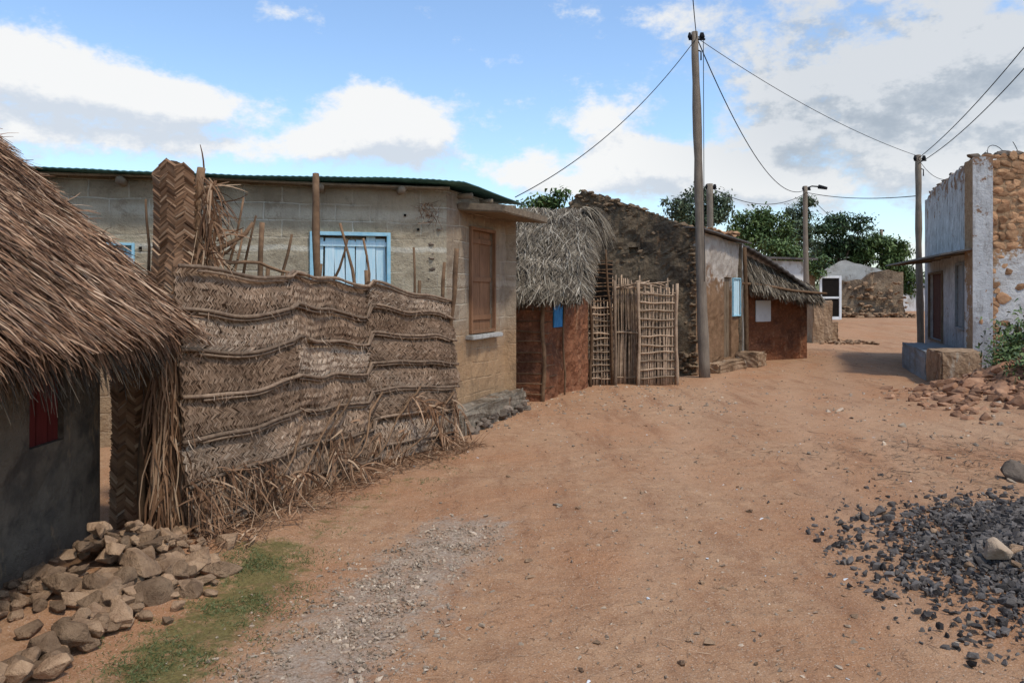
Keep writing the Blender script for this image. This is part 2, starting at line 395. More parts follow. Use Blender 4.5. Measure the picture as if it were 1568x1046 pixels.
def m_mud(name,a,b,k1,k2,peb=.4,bump=.03):
    m=M(name,.96,.08); n=m.noise(2.2,5,.75); col=m.ramp(n,[(.3,a),(.68,b)])
    s=m.step(m.noise(.9,5,.7),.5,.62); col=m.mix(s,col,k1)
    s=m.step(m.noise(1.4,5,.8,stretch=(2.4,2.4,.7)),.56,.66); col=m.mix(m.math('MULTIPLY',s,.8),col,k2)
    if peb:
        v=m.voro(11,'F1'); col=m.mix(m.math('MULTIPLY',m.step(v,.40,.24),peb),col,m.mix(1,col,K(1.5),'MULTIPLY')); m.bump(m.math('MULTIPLY',v,-1),.03,.7)
    m.bump(m.noise(8,5,.8),bump,1); return m.done(col)
MAT={}
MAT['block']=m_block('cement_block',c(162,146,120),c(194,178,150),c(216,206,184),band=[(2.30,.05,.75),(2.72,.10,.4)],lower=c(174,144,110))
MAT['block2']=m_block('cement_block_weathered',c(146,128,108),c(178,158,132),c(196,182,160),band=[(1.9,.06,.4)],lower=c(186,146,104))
MAT['hutwall']=m_mud('dark_render',c(98,86,72),c(128,112,94),c(84,74,64),c(150,122,92),0,.04)
MAT['redmud']=m_mud('red_mud',c(126,80,56),c(160,108,78),c(112,76,58),c(174,132,100),.6,.08)
MAT['darkmud']=m_mud('dark_mud',c(94,82,66),c(126,108,86),c(82,72,60),c(146,116,86),.55,.07)
MAT['tanmud']=m_mud('tan_mud',c(150,120,90),c(182,152,122),c(128,102,78),c(185,170,150),.3,.05)
MAT['limewash']=m_mud('stained_limewash',c(170,165,155),c(200,196,186),c(150,142,130),c(105,95,84),0,.02)
MAT['whiteplaster']=m_mud('white_plaster',c(205,200,192),c(225,222,215),c(180,172,160),c(160,148,132),0,.02)
MAT['bluegrey']=m_mud('blue_grey_paint',c(132,136,136),c(162,162,158),c(138,128,114),c(158,136,112),0,.03)
MAT['plinth']=m_mud('plinth_cement',c(124,112,96),c(156,142,122),c(104,90,74),c(168,126,92),.6,.04)
MAT['rustmetal']=m_simple('rusty_tin',c(76,72,68),c(112,102,92),5,.003,.6,spec=.4)
MAT['greenmetal']=m_simple('green_tin_roof',c(40,88,86),c(90,144,138),4,.002,.5,spec=.4,dirt=.3)
MAT['wood']=m_simple('weathered_wood',c(112,92,72),c(155,134,108),12,.006,.85,stretch=(3,3,.4))
MAT['wood_h']=m_simple('old_plank',c(116,100,82),c(156,138,114),12,.006,.85)
MAT['brownshut']=m_simple('brown_shutter',c(124,88,62),c(160,118,86),9,.004,.7,stretch=(4,4,.4))
MAT['redshut']=m_simple('red_shutter',c(86,30,26),c(108,40,34),9,.003,.7,stretch=(4,4,.4))
MAT['blueshut']=m_simple('pale_blue_paint',c(186,228,238),c(232,248,248),9,.003,.6,stretch=(4,4,.4),dirt=.1)
MAT['bluefr']=m_simple('blue_frame_paint',c(140,196,214),c(186,222,230),9,.003,.6,dirt=.2)
MAT['blue']=m_simple('blue_paint',c(50,120,175),c(80,150,195),9,.003,.6)
MAT['dark']=m_simple('dark_interior',c(26,22,18),c(38,32,26),4,.01)
MAT['stick']=m_simple('grey_stick',c(116,94,76),c(166,140,114),14,0,.85,rnd=.35,stretch=(2,2,.6))
MAT['stick_b']=m_simple('brown_stick',c(108,82,60),c(148,116,86),14,0,.85,rnd=.45)
MAT['pole']=m_simple('utility_pole_wood',c(120,106,92),c(158,142,122),14,.006,.85,stretch=(6,6,.3))
MAT['thatch']=m_strand('brown_thatch',[(0,c(62,42,30)),(.3,c(118,84,60)),(.65,c(166,126,95)),(1,c(220,186,152))])
MAT['thatchd']=m_strand('dark_thatch',[(0,c(40,34,28)),(.5,c(76,66,52)),(1,c(120,104,84))])
MAT['thatchg']=m_strand('grey_thatch',[(0,c(72,62,50)),(.4,c(118,104,86)),(.75,c(154,140,118)),(1,c(192,178,156))])
MAT['weave']=m_strand('palm_weave',[(0,c(90,68,50)),(.3,c(136,108,84)),(.7,c(164,136,110)),(1,c(198,174,148))])
MAT['weavebase']=m_simple('palm_weave_shade',c(86,64,46),c(116,90,68),14,0)
MAT['frond']=m_strand('dry_frond',[(0,c(90,62,42)),(.4,c(132,96,68)),(.75,c(168,130,98)),(1,c(204,172,138))])
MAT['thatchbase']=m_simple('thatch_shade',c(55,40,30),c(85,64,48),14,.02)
MAT['stone']=m_simple('tan_stone',c(128,100,76),c(188,154,120),7,.03,.92,rnd=.45)
MAT['stoner']=m_simple('rust_stone',c(164,118,84),c(208,164,122),4,.03,.92,rnd=.4)
MAT['stoneg']=m_simple('brown_grey_stone',c(112,98,84),c(150,132,114),5,.03,.92,rnd=.4)
MAT['gravel']=m_simple('basalt_gravel',c(84,78,74),c(134,124,114),12,.01,.95,rnd=.55,spec=.05)
MAT['pebble']=m_simple('pebble',c(150,122,96),c(208,188,162),12,0,.9,rnd=.5)
MAT['litter']=m_simple('litter',c(215,215,210),c(235,235,230),12,0,.6)
MAT['wire']=m_simple('black_wire',c(28,28,30),c(40,40,42),3,.0)
MAT['whitepaint']=m_simple('white_frame_paint',c(225,225,220),c(240,240,236),6,0,.5,dirt=.15)

# ---------------------------------------------------------------- LEFT THATCHED HUT
hut=grp('thatched_hut')
h0,h1=(-3.0,2.2),(-3.0,5.8)
hs=(4.95-2.2,5.33-2.2,.78,1.38)
wall('hut_wall',h0,h1,-.1,1.75,MAT['hutwall'],hut,holes=[hs],amp=.03,seed=1)
wall('hut_gable_wall',(-3.0,5.8),(-6.2,5.8),-.1,[(0,1.75),(.5,3.2),(1,1.75)],MAT['hutwall'],hut,seed=2)
wall('hut_back_wall',(-6.2,5.8),(-6.2,2.2),-.1,1.75,MAT['hutwall'],hut,seed=3)
wall('hut_front_wall',(-6.2,2.2),(-3.0,2.2),-.1,[(0,1.75),(.5,3.2),(1,1.75)],MAT['hutwall'],hut,seed=4)
planks('red_shutter',h0,h1,hs[0],hs[1],hs[2],hs[3],3,MAT['redshut'],hut,out=-.05)
thatch('hut_roof',(-4.6,2.0,3.62),(-4.6,5.7,3.62),(-2.36,5.75,1.53),(-2.36,1.8,1.53),54000,MAT['thatch'],hut,L=(.10,.30),w=(.005,.013),lift=.07,under=MAT['thatchbase'],eave_n=6500,thick=.14,edge_d=(.08,.2),spread=.24,layers=17)
thatch('hut_roof_rear',(-4.6,2.0,3.62),(-4.6,5.7,3.62),(-6.85,5.75,1.5),(-6.85,1.8,1.5),4000,MAT['thatch'],hut,under=MAT['thatchbase'],w=(.01,.02))
n=3200; t=rng.random(n); root=np.stack([-4.6+2.24*t,5.66+rng.random(n)*.12,3.66-2.09*t-rng.random(n)*.10],1)
d=np.stack([.55+rng.normal(0,.3,n),.22+rng.normal(0,.12,n),-.5+rng.normal(0,.3,n)],1)
ribbons('roof_edge_straw',root,d,rng.uniform(.06,.22,n),rng.uniform(.005,.012,n),rng.uniform(.01,.05,n),MAT['thatch'],hut,nrm=(.3,-.8,.5),curl=.08)
n=5200; root=np.stack([-2.78+rng.random(n)*.36,1.9+rng.random(n)*3.85,1.62-rng.random(n)*.16],1); root[:,2]+=(-2.42-root[:,0])*.6
d=np.stack([.25+rng.normal(0,.22,n),rng.normal(0,.2,n),-1+rng.normal(0,.2,n)],1)
ribbons('under_fringe',root,d,rng.uniform(.18,.42,n),rng.uniform(.006,.012,n),np.zeros(n),MAT['thatchd'],hut,nrm=(1,0,.2),curl=.05)

# ---------------------------------------------------------------- WOVEN FENCE
fen=grp('woven_palm_fence')
FP_=[(-2.42,5.66),(-1.90,6.67),(-1.54,8.2),(-.72,9.5)]
cum=[0]
for a,b in zip(FP_[:-1],FP_[1:]): cum.append(cum[-1]+math.hypot(b[0]-a[0],b[1]-a[1]))
FL=cum[-1]
FTOP=lambda s: np.interp(s,[0,cum[1]-.01,cum[1]+.01,cum[2]-.01,cum[2]+.01,FL],[1.93,1.85,1.90,1.79,1.85,1.70])+.014*np.sin(s*7)-.02*np.sin(s*2.1)
HB=np.array([0,.045,.20,.36,.52,.69,.845,1.0])
def hshift(s): 
    sg=np.searchsorted(cum[1:-1],s); return .026*np.sin(sg*2.6)+.014*np.sin(s*2.3+1+sg)
def fpt(s,h,out=0,band=True):
    s=np.asarray(s,float); h=np.asarray(h,float)
    x=np.interp(s,cum,[p[0] for p in FP_]); y=np.interp(s,cum,[p[1] for p in FP_])
    dx=np.interp(s+.25,cum,[p[0] for p in FP_])-np.interp(s-.25,cum,[p[0] for p in FP_]); dy=np.interp(s+.25,cum,[p[1] for p in FP_])-np.interp(s-.25,cum,[p[1] for p in FP_])
    l=np.hypot(dx,dy)+1e-6; nx,ny=dy/l,-dx/l
    hsft=h+hshift(s)
    bi=np.clip(np.searchsorted(HB,hsft)-1,0,len(HB)-2); fr=np.clip((hsft-HB[bi])/(HB[bi+1]-HB[bi]),0,1)
    bands=.045*(1-fr)**1.3+.030*np.sin(fr*math.pi)*(1+sn(s*1.3,bi*2.0,0,3)) if band else .050
    o=out+.06*sn(s*.9,h*2.2,0,1)+bands+.18*(1-h)**2*(.6+.4*np.sin(s*2+1))+.05*h*np.sin(s*2.5)
    z=gz(x,y)+.02+h*(FTOP(s)-.04)+.03*sn(s*1.2,h,0,4)*(h<.97)
    return np.stack([x+nx*o,y+ny*o,z],-1)
ns,nh=200,110
A,B=np.meshgrid(np.linspace(0,FL,ns),np.linspace(0.0,1,nh)); P=fpt(A.ravel(),B.ravel(),-.010)
I=np.arange(ns*nh).reshape(nh,ns); F=np.stack([I[:-1,:-1],I[:-1,1:],I[1:,1:],I[1:,:-1]],-1).reshape(-1,4)
np_mesh('mat_backing',P,F,MAT['weavebase'],fen,smooth=True)
root=[];tip=[];rn=[];wd=[]
rows=60; hh=1/rows
for r in range(rows):
    st=.0125; s=np.arange(0,FL,st)+rng.random()*st; k=len(s)
    dirn=1 if r%2 else -1
    seg=np.searchsorted(cum[1:-1],s)
    wv=.006*np.sin(s*1.7+r*.2)
    h0_=r*hh+rng.normal(0,.0015,k)+wv; drop=rng.random(k)<(.02+.14*max(0,.3-r*hh))
    ln=.013+.012*(sn(s*.4,np.full(k,r*.1),0,5)>0)
    a=fpt(np.clip(s-dirn*ln,0,FL),np.clip(h0_-.002,0,1),rng.uniform(.002,.008,k)); b=fpt(np.clip(s+dirn*ln+rng.normal(0,.004,k),0,FL),np.clip(h0_+hh*1.15,0,1),rng.uniform(.002,.010,k))
    keep=~drop; root.append(a[keep]); tip.append(b[keep]); wd.append(rng.uniform(.008,.0125,k)[keep])
    bd=int(np.searchsorted(HB,r*hh+.01))
    base=.5+.20*sn(s*.8,np.full(k,r*.12),0,6+bd)+.16*np.sin(bd*2.4+seg*1.9)+.10*np.sin(seg*3+bd)+.07*(r%2)
    rn.append(np.clip(base+rng.normal(0,.13,k),0,1)[keep])
root=np.concatenate(root);tip=np.concatenate(tip);rn=np.concatenate(rn);wd=np.concatenate(wd)
d=tip-root; L=np.linalg.norm(d,axis=1)
ribbons('woven_leaflets',root,d,L,wd,np.zeros(len(L)),MAT['weave'],fen,nrm=(.87,-.48,0),segs=1,rnd=rn,tip=.9)
n=900; s=rng.random(n)*FL; h=HB[rng.integers(1,7,n)]-hshift(s)+rng.normal(0,.01,n); p=fpt(s,h,.02+rng.random(n)*.02)
ribbons('ragged_ends',p,np.stack([rng.normal(.1,.4,n),rng.normal(0,.4,n),rng.normal(-.8,.3,n)],1),rng.uniform(.03,.11,n),rng.uniform(.004,.009,n),np.zeros(n),MAT['weave'],fen,nrm=(.87,-.48,0),curl=.15)
T=Tubes()
for hi,(h,brk) in enumerate(((1.0,0),(.845,0),(.69,1),(.52,0),(.36,1),(.20,0),(.045,0))):
    for k in range(3):
        s0,s1=max(0,cum[k]-.08),min(FL,cum[k+1]+.10)
        if brk and k==1: s0+=.3
        q=int((s1-s0)/.07); ss=np.linspace(s0,s1,q)
        dh=-hshift(ss)+.004*np.sin(ss*5+hi) if h<1 else 0*ss
        P=fpt(ss,np.clip(h+dh+.004,0,1.012),.014+.010*(k%2),band=False); T.add(P.tolist(),(.0125+.005*rng.random(q)).tolist(),7)
        if h>.3:
            P=fpt(ss[2:-2],np.clip(h+dh[2:-2]-.012,0,1),.008+.004*np.sin(ss[2:-2]*5),band=False); T.add(P.tolist(),(.008+.003*rng.random(q-4)).tolist(),5)
T.build('fence_rails',MAT['stick'],fen)
T=Tubes()
def fpost(s,out,ztop,r,lean=(0,0)):
    p=fpt(s,0,out)[()] ; T.stick((p[0],p[1],-.1),(p[0]+lean[0],p[1]+lean[1],ztop),r,r*.7,.03,9)
for s,zt,r,ln in ((.35,2.05,.03,(0,.05)),(1.15,1.98,.028,(-.03,0)),(2.0,2.02,.03,(.04,0)),(2.9,2.0,.03,(-.05,0)),(3.7,1.9,.03,(0,0)),(4.15,2.12,.032,(.06,.05))):
    fpost(s,-.26,zt,r,ln)
T.stick((-1.86,7.45,0),(-1.93,7.9,2.95),.045,.035,.03,10)
T.stick((-2.28,7.2,0),(-2.30,7.3,2.42),.035,.022,.05,9)
T.stick((-2.2,7.4,1.2),(-2.05,7.4,2.3),.02,.012,.03,6)
T.stick((-1.55,8.5,1.1),(-1.83,8.5,2.5),.022,.014,.04,6)
T.stick((-1.42,8.6,1.1),(-1.62,8.6,2.35),.02,.012,.04,6)
T.stick((-1.95,8.2,1.4),(-1.70,8.2,2.3),.02,.012,.04,6)
T.stick((-1.1,9.2,.6),(-1.15,9.3,2.28),.022,.014,.03,6)
T.stick((-.80,9.45,.0),(-.66,9.45,2.28),.035,.03,.04,8)
for i in range(16):
    x=-2.72+rng.random()*.5; y=6.1+rng.random()*.5
    T.stick((x,y,1.5),(x+rng.normal(.12,.12),y+rng.normal(0,.1),rng.uniform(2.0,2.6)),.016,.008,.05,6)
T.stick((-2.46,6.1,1.4),(-2.36,6.1,2.72),.04,.03,.04,8)
T.stick((-2.40,6.15,1.9),(-2.05,6.3,2.32),.028,.016,.03,5)
T.stick((-2.40,6.15,1.9),(-2.15,6.2,2.15),.02,.01,.03,5)
T.stick((-2.66,5.74,-.05),(-2.64,5.76,1.75),.035,.03,.02,8)
T.stick((-2.45,6.05,2.0),(-1.75,6.9,1.92),.018,.012,.04,8)
for (s0,h0,s1,h1) in ((2.3,.42,1.1,.03),(2.0,.36,1.0,.10),(3.4,.40,2.4,.05),(2.9,.38,1.9,.06),(4.1,.35,3.3,.02),(1.2,.30,.5,.0),(2.6,.22,1.5,.0),(3.8,.22,2.9,.02)):
    p=fpt(s0,h0,.06); q=fpt(s1,h1,.14); T.stick(tuple(p),tuple(q),.012,.007,.04,9)
T.build('fence_posts',MAT['stick_b'],fen)
def chevron(name,p0,p1,z0,z1,par,wl=.018,rowh=.055,topround=False,dens=1.7,colw=.062):
    L0=math.hypot(p1[0]-p0[0],p1[1]-p0[1]); dx,dy=(p1[0]-p0[0])/L0,(p1[1]-p0[1])/L0; nx,ny=dy,-dx
    Rt=[];Tp=[];R=[]; ncol=max(2,int(round(L0/colw))); cw=L0/ncol
    for ci in range(ncol):
        for j in range(int((z1-z0)/(.027/dens))):
            z=z0+j*.027/dens; a=ci*cw; b=(ci+1)*cw; up=rowh if ci%2 else -rowh
            def q(s,zz,o): 
                f=s/L0; arch=.035*math.sin(f*math.pi)+.012*math.sin(zz*5)
                zmax=z1-(.10*(2*f-1)**2 if topround else 0)
                return (p0[0]+dx*s+nx*(o+arch)+.012*math.sin(zz*3.1),p0[1]+dy*s+ny*(o+arch),min(zz,zmax))
            o=random.uniform(.0,.008)
            Rt.append(q(a-.004,z-up/2,o)); Tp.append(q(b+.004+random.uniform(-.006,.006),z+up/2,o+random.uniform(-.005,.005))); R.append(min(1,max(0,random.gauss(.6,.17))))
    Rt=np.array(Rt);Tp=np.array(Tp); d=Tp-Rt; L=np.linalg.norm(d,axis=1)+1e-4
    ribbons(name,Rt,d,L,np.full(len(L),wl),np.zeros(len(L)),MAT['frond'],par,nrm=(nx,ny,0),segs=1,rnd=np.array(R),tip=1)
    V=[]
    for s in np.linspace(0,L0,9):
        f=s/L0; arch=.035*math.sin(f*math.pi)-.022; zt=z1-(.10*(2*f-1)**2 if topround else 0)-.01
        V+= [(p0[0]+dx*s+nx*arch,p0[1]+dy*s+ny*arch,z0),(p0[0]+dx*s+nx*arch,p0[1]+dy*s+ny*arch,zt)]
    py_mesh(name+'_backing',V,[(2*i,2*i+2,2*i+3,2*i+1) for i in range(8)],MAT['weavebase'],par)
chevron('tall_mat',(-2.71,6.0),(-2.40,5.98),1.35,2.76,fen,topround=True)
chevron('side_mat',(-3.0,5.95),(-2.62,5.86),.02,1.5,fen,wl=.026,colw=.085,dens=1.2)
chevron('corner_mat',(-2.62,5.80),(-2.42,5.70),.02,1.5,fen)
def loose(name,n,Lr,wr,fn,mat='frond',par=fen,**k):
    root,d=fn(n); L=rng.uniform(*Lr,n)
    ribbons(name,root,d,L,rng.uniform(*wr,n),L*rng.uniform(0,.5,n),MAT[mat],par,segs=4,curl=.12,**k)
def f1(n):
    s=rng.random(n)**1.3*.9; h=rng.random(n)*.22; p=fpt(s,h,.02+rng.random(n)*.05)
    return p,np.stack([rng.normal(.2,.4,n),rng.normal(-.2,.5,n),rng.normal(-.6,.5,n)],1)
loose('loose_fronds',320,(.08,.32),(.006,.016),f1,nrm=(.8,-.5,.2))
def frond(p,dirv,Lf,n=28):
    p=np.array(p);dirv=np.array(dirv)/np.linalg.norm(dirv); t=rng.random(n); root=p+dirv*(t*Lf)[:,None]; root[:,2]-=.25*Lf*t*t
    sd=np.cross(dirv,[.85,-.5,0]); sd/=np.linalg.norm(sd)+1e-6; sg=np.where(rng.random(n)<.5,-1,1)
    d=dirv*.9+sd*(sg*.7)[:,None]+rng.normal(0,.2,(n,3)); d[:,2]-=.4
    return root,d
RR=[];DD=[]
for i in range(24):
    q=random.random(); s=.6+q*2.7; h=.08+.36*math.exp(-((q-.62)/.25)**2)*random.random()+.04*random.random(); p=fpt(s,h,.04)
    r_,d_=frond(p,(random.gauss(-.25,.4),random.gauss(-.6,.4),random.gauss(-.4,.25)),random.uniform(.3,.6)); RR.append(r_);DD.append(d_)
for i in range(9):
    s=FL-random.random()*1.1; p=fpt(s,.1+random.random()*.3,.04); r_,d_=frond(p,(random.gauss(.2,.4),random.gauss(.3,.4),random.gauss(-.4,.3)),random.uniform(.25,.45)); RR.append(r_);DD.append(d_)
RR=np.concatenate(RR);DD=np.concatenate(DD);n=len(RR); L=rng.uniform(.08,.30,n)
ribbons('draped_fronds',RR,DD,L,rng.uniform(.008,.022,n),L*.4,MAT['frond'],fen,nrm=(.8,-.5,.2),segs=4,curl=.14)
n=1400; s=rng.random(n)*FL; p=fpt(s,np.zeros(n),.04+rng.random(n)**1.7*.34); p[:,2]=gz(p[:,0],p[:,1])+.008+rng.random(n)*.03
L=rng.uniform(.06,.34,n)
ribbons('ground_fronds',p,np.stack([rng.normal(0,.5,n),rng.normal(0,.8,n),rng.normal(.03,.12,n)],1),L,rng.uniform(.004,.012,n),np.zeros(n),MAT['frond'],fen,curl=.12)
def f4(n):
    p=np.stack([-2.54+rng.random(n)*.16,5.62+rng.random(n)*.12,.15+rng.random(n)*1.45],1)
    return p,np.stack([rng.normal(.04,.14,n),rng.normal(-.05,.12,n),rng.normal(-1,.15,n)],1)
loose('corner_fronds',420,(.2,.5),(.008,.020),f4,nrm=(.6,-.8,0))
def f6(n):
    p=np.stack([-2.42+rng.random(n)*.15,6.0+rng.random(n)*.2,1.9+rng.random(n)*.75],1)
    return p,np.stack([rng.normal(.1,.25,n),rng.normal(0,.2,n),rng.normal(-.6,.6,n)],1)
loose('top_fronds',260,(.12,.32),(.006,.016),f6,nrm=(.3,-.9,0))

# ---------------------------------------------------------------- CEMENT BLOCK HOUSE
H=grp('cement_block_house')
a0,a1=(-7.0,8.43),(-.83,10.1); b0,b1=a1,(0.0,12.3)
s0,_=on_wall(480,0,a0,a1); s1,_=on_wall(592,0,a0,a1)
win=(s0,s1,1.50,2.46); s2,_=on_wall(168,0,a0,a1); s3,_=on_wall(202,0,a0,a1); win2=(s2,s3,1.7,2.30)
wall('front_wall',a0,a1,-.15,3.08,MAT['block'],H,holes=[win,win2],amp=.016,seed=1)
wn_=7; ww=(win[1]-win[0])/wn_; wa=math.atan2(a1[1]-a0[1],a1[0]-a0[0])
for i in range(wn_):
    z1_=win[3]-random.random()*.05; w_=ww*random.uniform(.72,.98)
    box('window_board',wpt(a0,a1,win[0]+ww*(i+.5),(win[2]+z1_)/2,-.05+.008*(i%2)),(w_,.02,z1_-win[2]),MAT['blueshut'],H,wa,.003,tilt=(0,random.uniform(-.03,.03)))
box('window_rail',wpt(a0,a1,(win[0]+win[1])/2,2.36,-.028),(win[1]-win[0],.02,.06),MAT['blueshut'],H,wa,.003)
for (a_,b_,za,zb) in ((win[0]-.045,win[0],win[2]-.045,win[3]+.045),(win[1],win[1]+.045,win[2]-.045,win[3]+.045),(win[0],win[1],win[3],win[3]+.045)):
    box('window_frame',wpt(a0,a1,(a_+b_)/2,(za+zb)/2,.012),(b_-a_,.06,zb-za),MAT['bluefr'],H,wa,.004)
planks('small_window',a0,a1,win2[0],win2[1],win2[2],win2[3],3,MAT['blueshut'],H,out=-.07,frame=MAT['bluefr'],fw=.03)
sb0,_=on_wall(720,0,b0,b1); sb1,_=on_wall(754,0,b0,b1)
w3=(sb0,sb1,1.25,2.62)
wall('side_wall',b0,b1,-.15,3.08,MAT['block2'],H,holes=[w3],amp=.02,seed=2)
planks('brown_window',b0,b1,w3[0],w3[1],w3[2],w3[3],2,MAT['brownshut'],H,out=-.05,frame=MAT['brownshut'],fw=.045,gap=.012)
ang=math.atan2(b1[1]-b0[1],b1[0]-b0[0]); sm=(sb0+sb1)/2
for zz in (1.42,1.95,2.48): box('shutter_batten',wpt(b0,b1,sm,zz,-.025),(sb1-sb0-.03,.02,.07),MAT['brownshut'],H,ang,.003)
box('window_sill',wpt(b0,b1,sm,1.16,.04),(1.1,.14,.06),MAT['limewash'],H,ang)
box('window_canopy',wpt(b0,b1,sm+.1,2.87,.32),(1.8,.66,.10),MAT['wood_h'],H,ang,.015,tilt=(.08,0))
wall('back_wall',b1,(-6.2,10.7),-.15,3.08,MAT['block2'],H,seed=3); wall('left_wall',(-6.2,10.7),a0,-.15,3.08,MAT['block2'],H,seed=4)
prism('stone_plinth',[(-1.2,9.85),(-.58,9.72),(.22,12.15),(.0,12.3),(-.83,10.15)],-.1,.30,MAT['plinth'],H,.03,rough=.012)
k=46; t=rng.random(k); P=np.stack([-.56+.80*t,9.72+2.43*t,rng.random(k)*.12+.0],1); rocks('plinth_stones',P,rng.uniform(.08,.20,k),MAT['stoneg'],H,flat=.7)
c0,c1,c2,c3=[np.array(q) for q in ((-7.3,8.05,3.13),(-.60,9.83,3.13),(.22,12.62,3.15),(-6.5,11.0,3.2))]
nu,nv=420,6; A,B=np.meshgrid(np.linspace(0,1,nu),np.linspace(0,1,nv)); a=A.ravel()[:,None];b=B.ravel()[:,None]
P=(c0*(1-a)+c1*a)*(1-b)+(c3*(1-a)+c2*a)*b; P[:,2]+=.0035*np.sin(A.ravel()*88*2*math.pi)+.018*np.sin(A.ravel()*9)+.010*sn(A.ravel()*7,B.ravel()*2)
I=np.arange(nu*nv).reshape(nv,nu); F=np.stack([I[:-1,:-1],I[:-1,1:],I[1:,1:],I[1:,:-1]],-1).reshape(-1,4)
o=np_mesh('tin_roof',P,F,MAT['greenmetal'],H,smooth=True); sm_=o.modifiers.new('t','SOLIDIFY'); sm_.thickness=.012
T=Tubes()
for u in (60,190,322,490,612):
    s,_=on_wall(u,0,a0,a1); T.stick(wpt(a0,a1,s,3.02,-.3),wpt(a0,a1,s,3.02,.24),.045,.045,.0,2,8)
for s in (.4,1.1,1.9): T.stick(wpt(b0,b1,s,3.03,-.3),wpt(b0,b1,s,3.03,.18),.035,.035,0,2,8)
T.stick(wpt(a0,a1,.0,3.07,.15),wpt(a0,a1,6.4,3.07,.15),.018,.018,.012,14)
T.build('roof_beams',MAT['wood_h'],H)
for (u,v) in ((340,318),(215,380),(357,378),(640,352),(333,303),(620,330)):
    s,z=on_wall(u,v,a0,a1); o=box('putlog_shade_box',wpt(a0,a1,s,z,-.01),(.07,.05,.07),MAT['dark'],H,wa,.02)  # solid boxes on the wall, dark colour stands in for shade inside putlog holes
P=[];Sz=[]
for i in range(16):
    s=6.2+random.random()*.2; P.append(wpt(a0,a1,s-.1*random.random(),.3+random.random()*2.6,-.01)); Sz.append(random.uniform(.05,.11))
rocks('corner_stones',P,Sz,MAT['stoneg'],H)
P=np.array([wpt(a0,a1,on_wall(655,330,a0,a1)[0],2.75,.02)]*90)+rng.normal(0,.06,(90,3))*np.array([1,.3,1]); ribbons('eave_nest',P,rng.normal(0,1,(90,3)),rng.uniform(.06,.18,90),rng.uniform(.004,.01,90),np.zeros(90),MAT['frond'],H,nrm=(0,-1,0))

# ---------------------------------------------------------------- RED MUD HUT (grey thatch)
R=grp('mud_hut')
r0,r1,r2=(-1.1,13.35),(.465,12.95),(1.43,15.0)
wall('mud_wall_front',r0,r1,-.1,1.75,MAT['redmud'],R,amp=.04,seed=1)
sA,_=on_wall(846,0,r1,r2); sB,_=on_wall(861,0,r1,r2)
wall('mud_wall_side',r1,r2,-.1,[(0,1.75),(.5,1.72),(1,1.55)],MAT['redmud'],R,holes=[(sA,sB,1.18,1.62)],amp=.07,seed=2,step=.09)
planks('blue_shutter',r1,r2,sA,sB,1.18,1.62,2,MAT['blue'],R,out=.015)
wall('mud_wall_back',r2,(-.3,16.0),-.1,1.7,MAT['redmud'],R,seed=3)
T=Tubes()
for i in range(9):
    z=.12+i*.17; T.stick(wpt(r0,r1,.6,z,.03),wpt(r0,r1,1.64,z+rng.normal(0,.01),.03),.013,.011,.012,7)
for i in range(8):
    z=.2+i*.18; T.stick(wpt(r1,r2,0,z,.035),wpt(r1,r2,.35+rng.random()*.3,z,.035),.012,.008,.012,4)
T.stick(wpt(r1,r2,0.0,-.1,.03),wpt(r1,r2,0,1.75,.05),.04,.035,.03,8); T.stick(wpt(r1,r2,2.3,-.1,.04),wpt(r1,r2,2.3,1.8,.04),.035,.03,.03,8)
T.stick(wpt(r1,r2,.9,-.1,.06),wpt(r1,r2,.9,1.7,.06),.02,.018,.03,8)
T.build('hut_laths',MAT['stick_b'],R)
thatch('hut_thatch',(-1.6,14.9,3.25),(1.42,14.9,3.30),(1.12,12.72,1.72),(-1.6,12.9,1.72),20000,MAT['thatchg'],R,L=(.18,.5),w=(.009,.020),lift=.10,under=MAT['thatchbase'],eave_n=1500,thick=.12,edge_d=(.06,.2),spread=.36)
thatch('hut_thatch_rear',(-1.6,14.9,3.25),(1.42,14.9,3.30),(1.5,17.0,1.7),(-1.6,17.0,1.7),2500,MAT['thatchg'],R,w=(.015,.03),under=MAT['thatchbase'])
n=1500; t=rng.random(n); root=np.stack([1.42-.28*t+rng.random(n)*.06,14.9-2.1*t,3.34-1.55*t],1); d=np.stack([.5+rng.normal(0,.25,n),rng.normal(-.1,.3,n),-.8+rng.normal(0,.2,n)],1)
L=rng.uniform(.12,.36,n)*(1.1-.5*t)
ribbons('gable_fringe',root,d,L,rng.uniform(.008,.018,n),L*.4,MAT['thatchg'],R,nrm=(.5,-.8,.1),curl=.1)
n=320; root=np.stack([1.3+rng.random(n)*.2,14.6+rng.random(n)*.4,3.3+rng.random(n)*.05],1); d=np.stack([.7+rng.normal(0,.2,n),rng.normal(-.1,.3,n),-.35+rng.normal(0,.2,n)],1)
L=rng.uniform(.2,.55,n); ribbons('ridge_end_straw',root,d,L,rng.uniform(.008,.016,n),L*.9,MAT['thatchg'],R,nrm=(0,-.8,.5),curl=.1,segs=5)
prism('gable_shade_block',[(1.2,15.3),(1.95,15.45),(1.95,15.9),(1.2,15.9)],1.4,2.35,MAT['dark'],R)  # solid block, its dark colour paints the shade of the open gable
T=Tubes()
for i in range(10): T.stick((1.25,15.2,1.62+i*.09),(1.95,15.35,1.62+i*.085),.012,.01,.02,4)
T.stick((1.93,15.3,0),(1.8,15.2,2.6),.03,.02,.03,7)
T.build('gable_sticks',MAT['stick_b'],R)

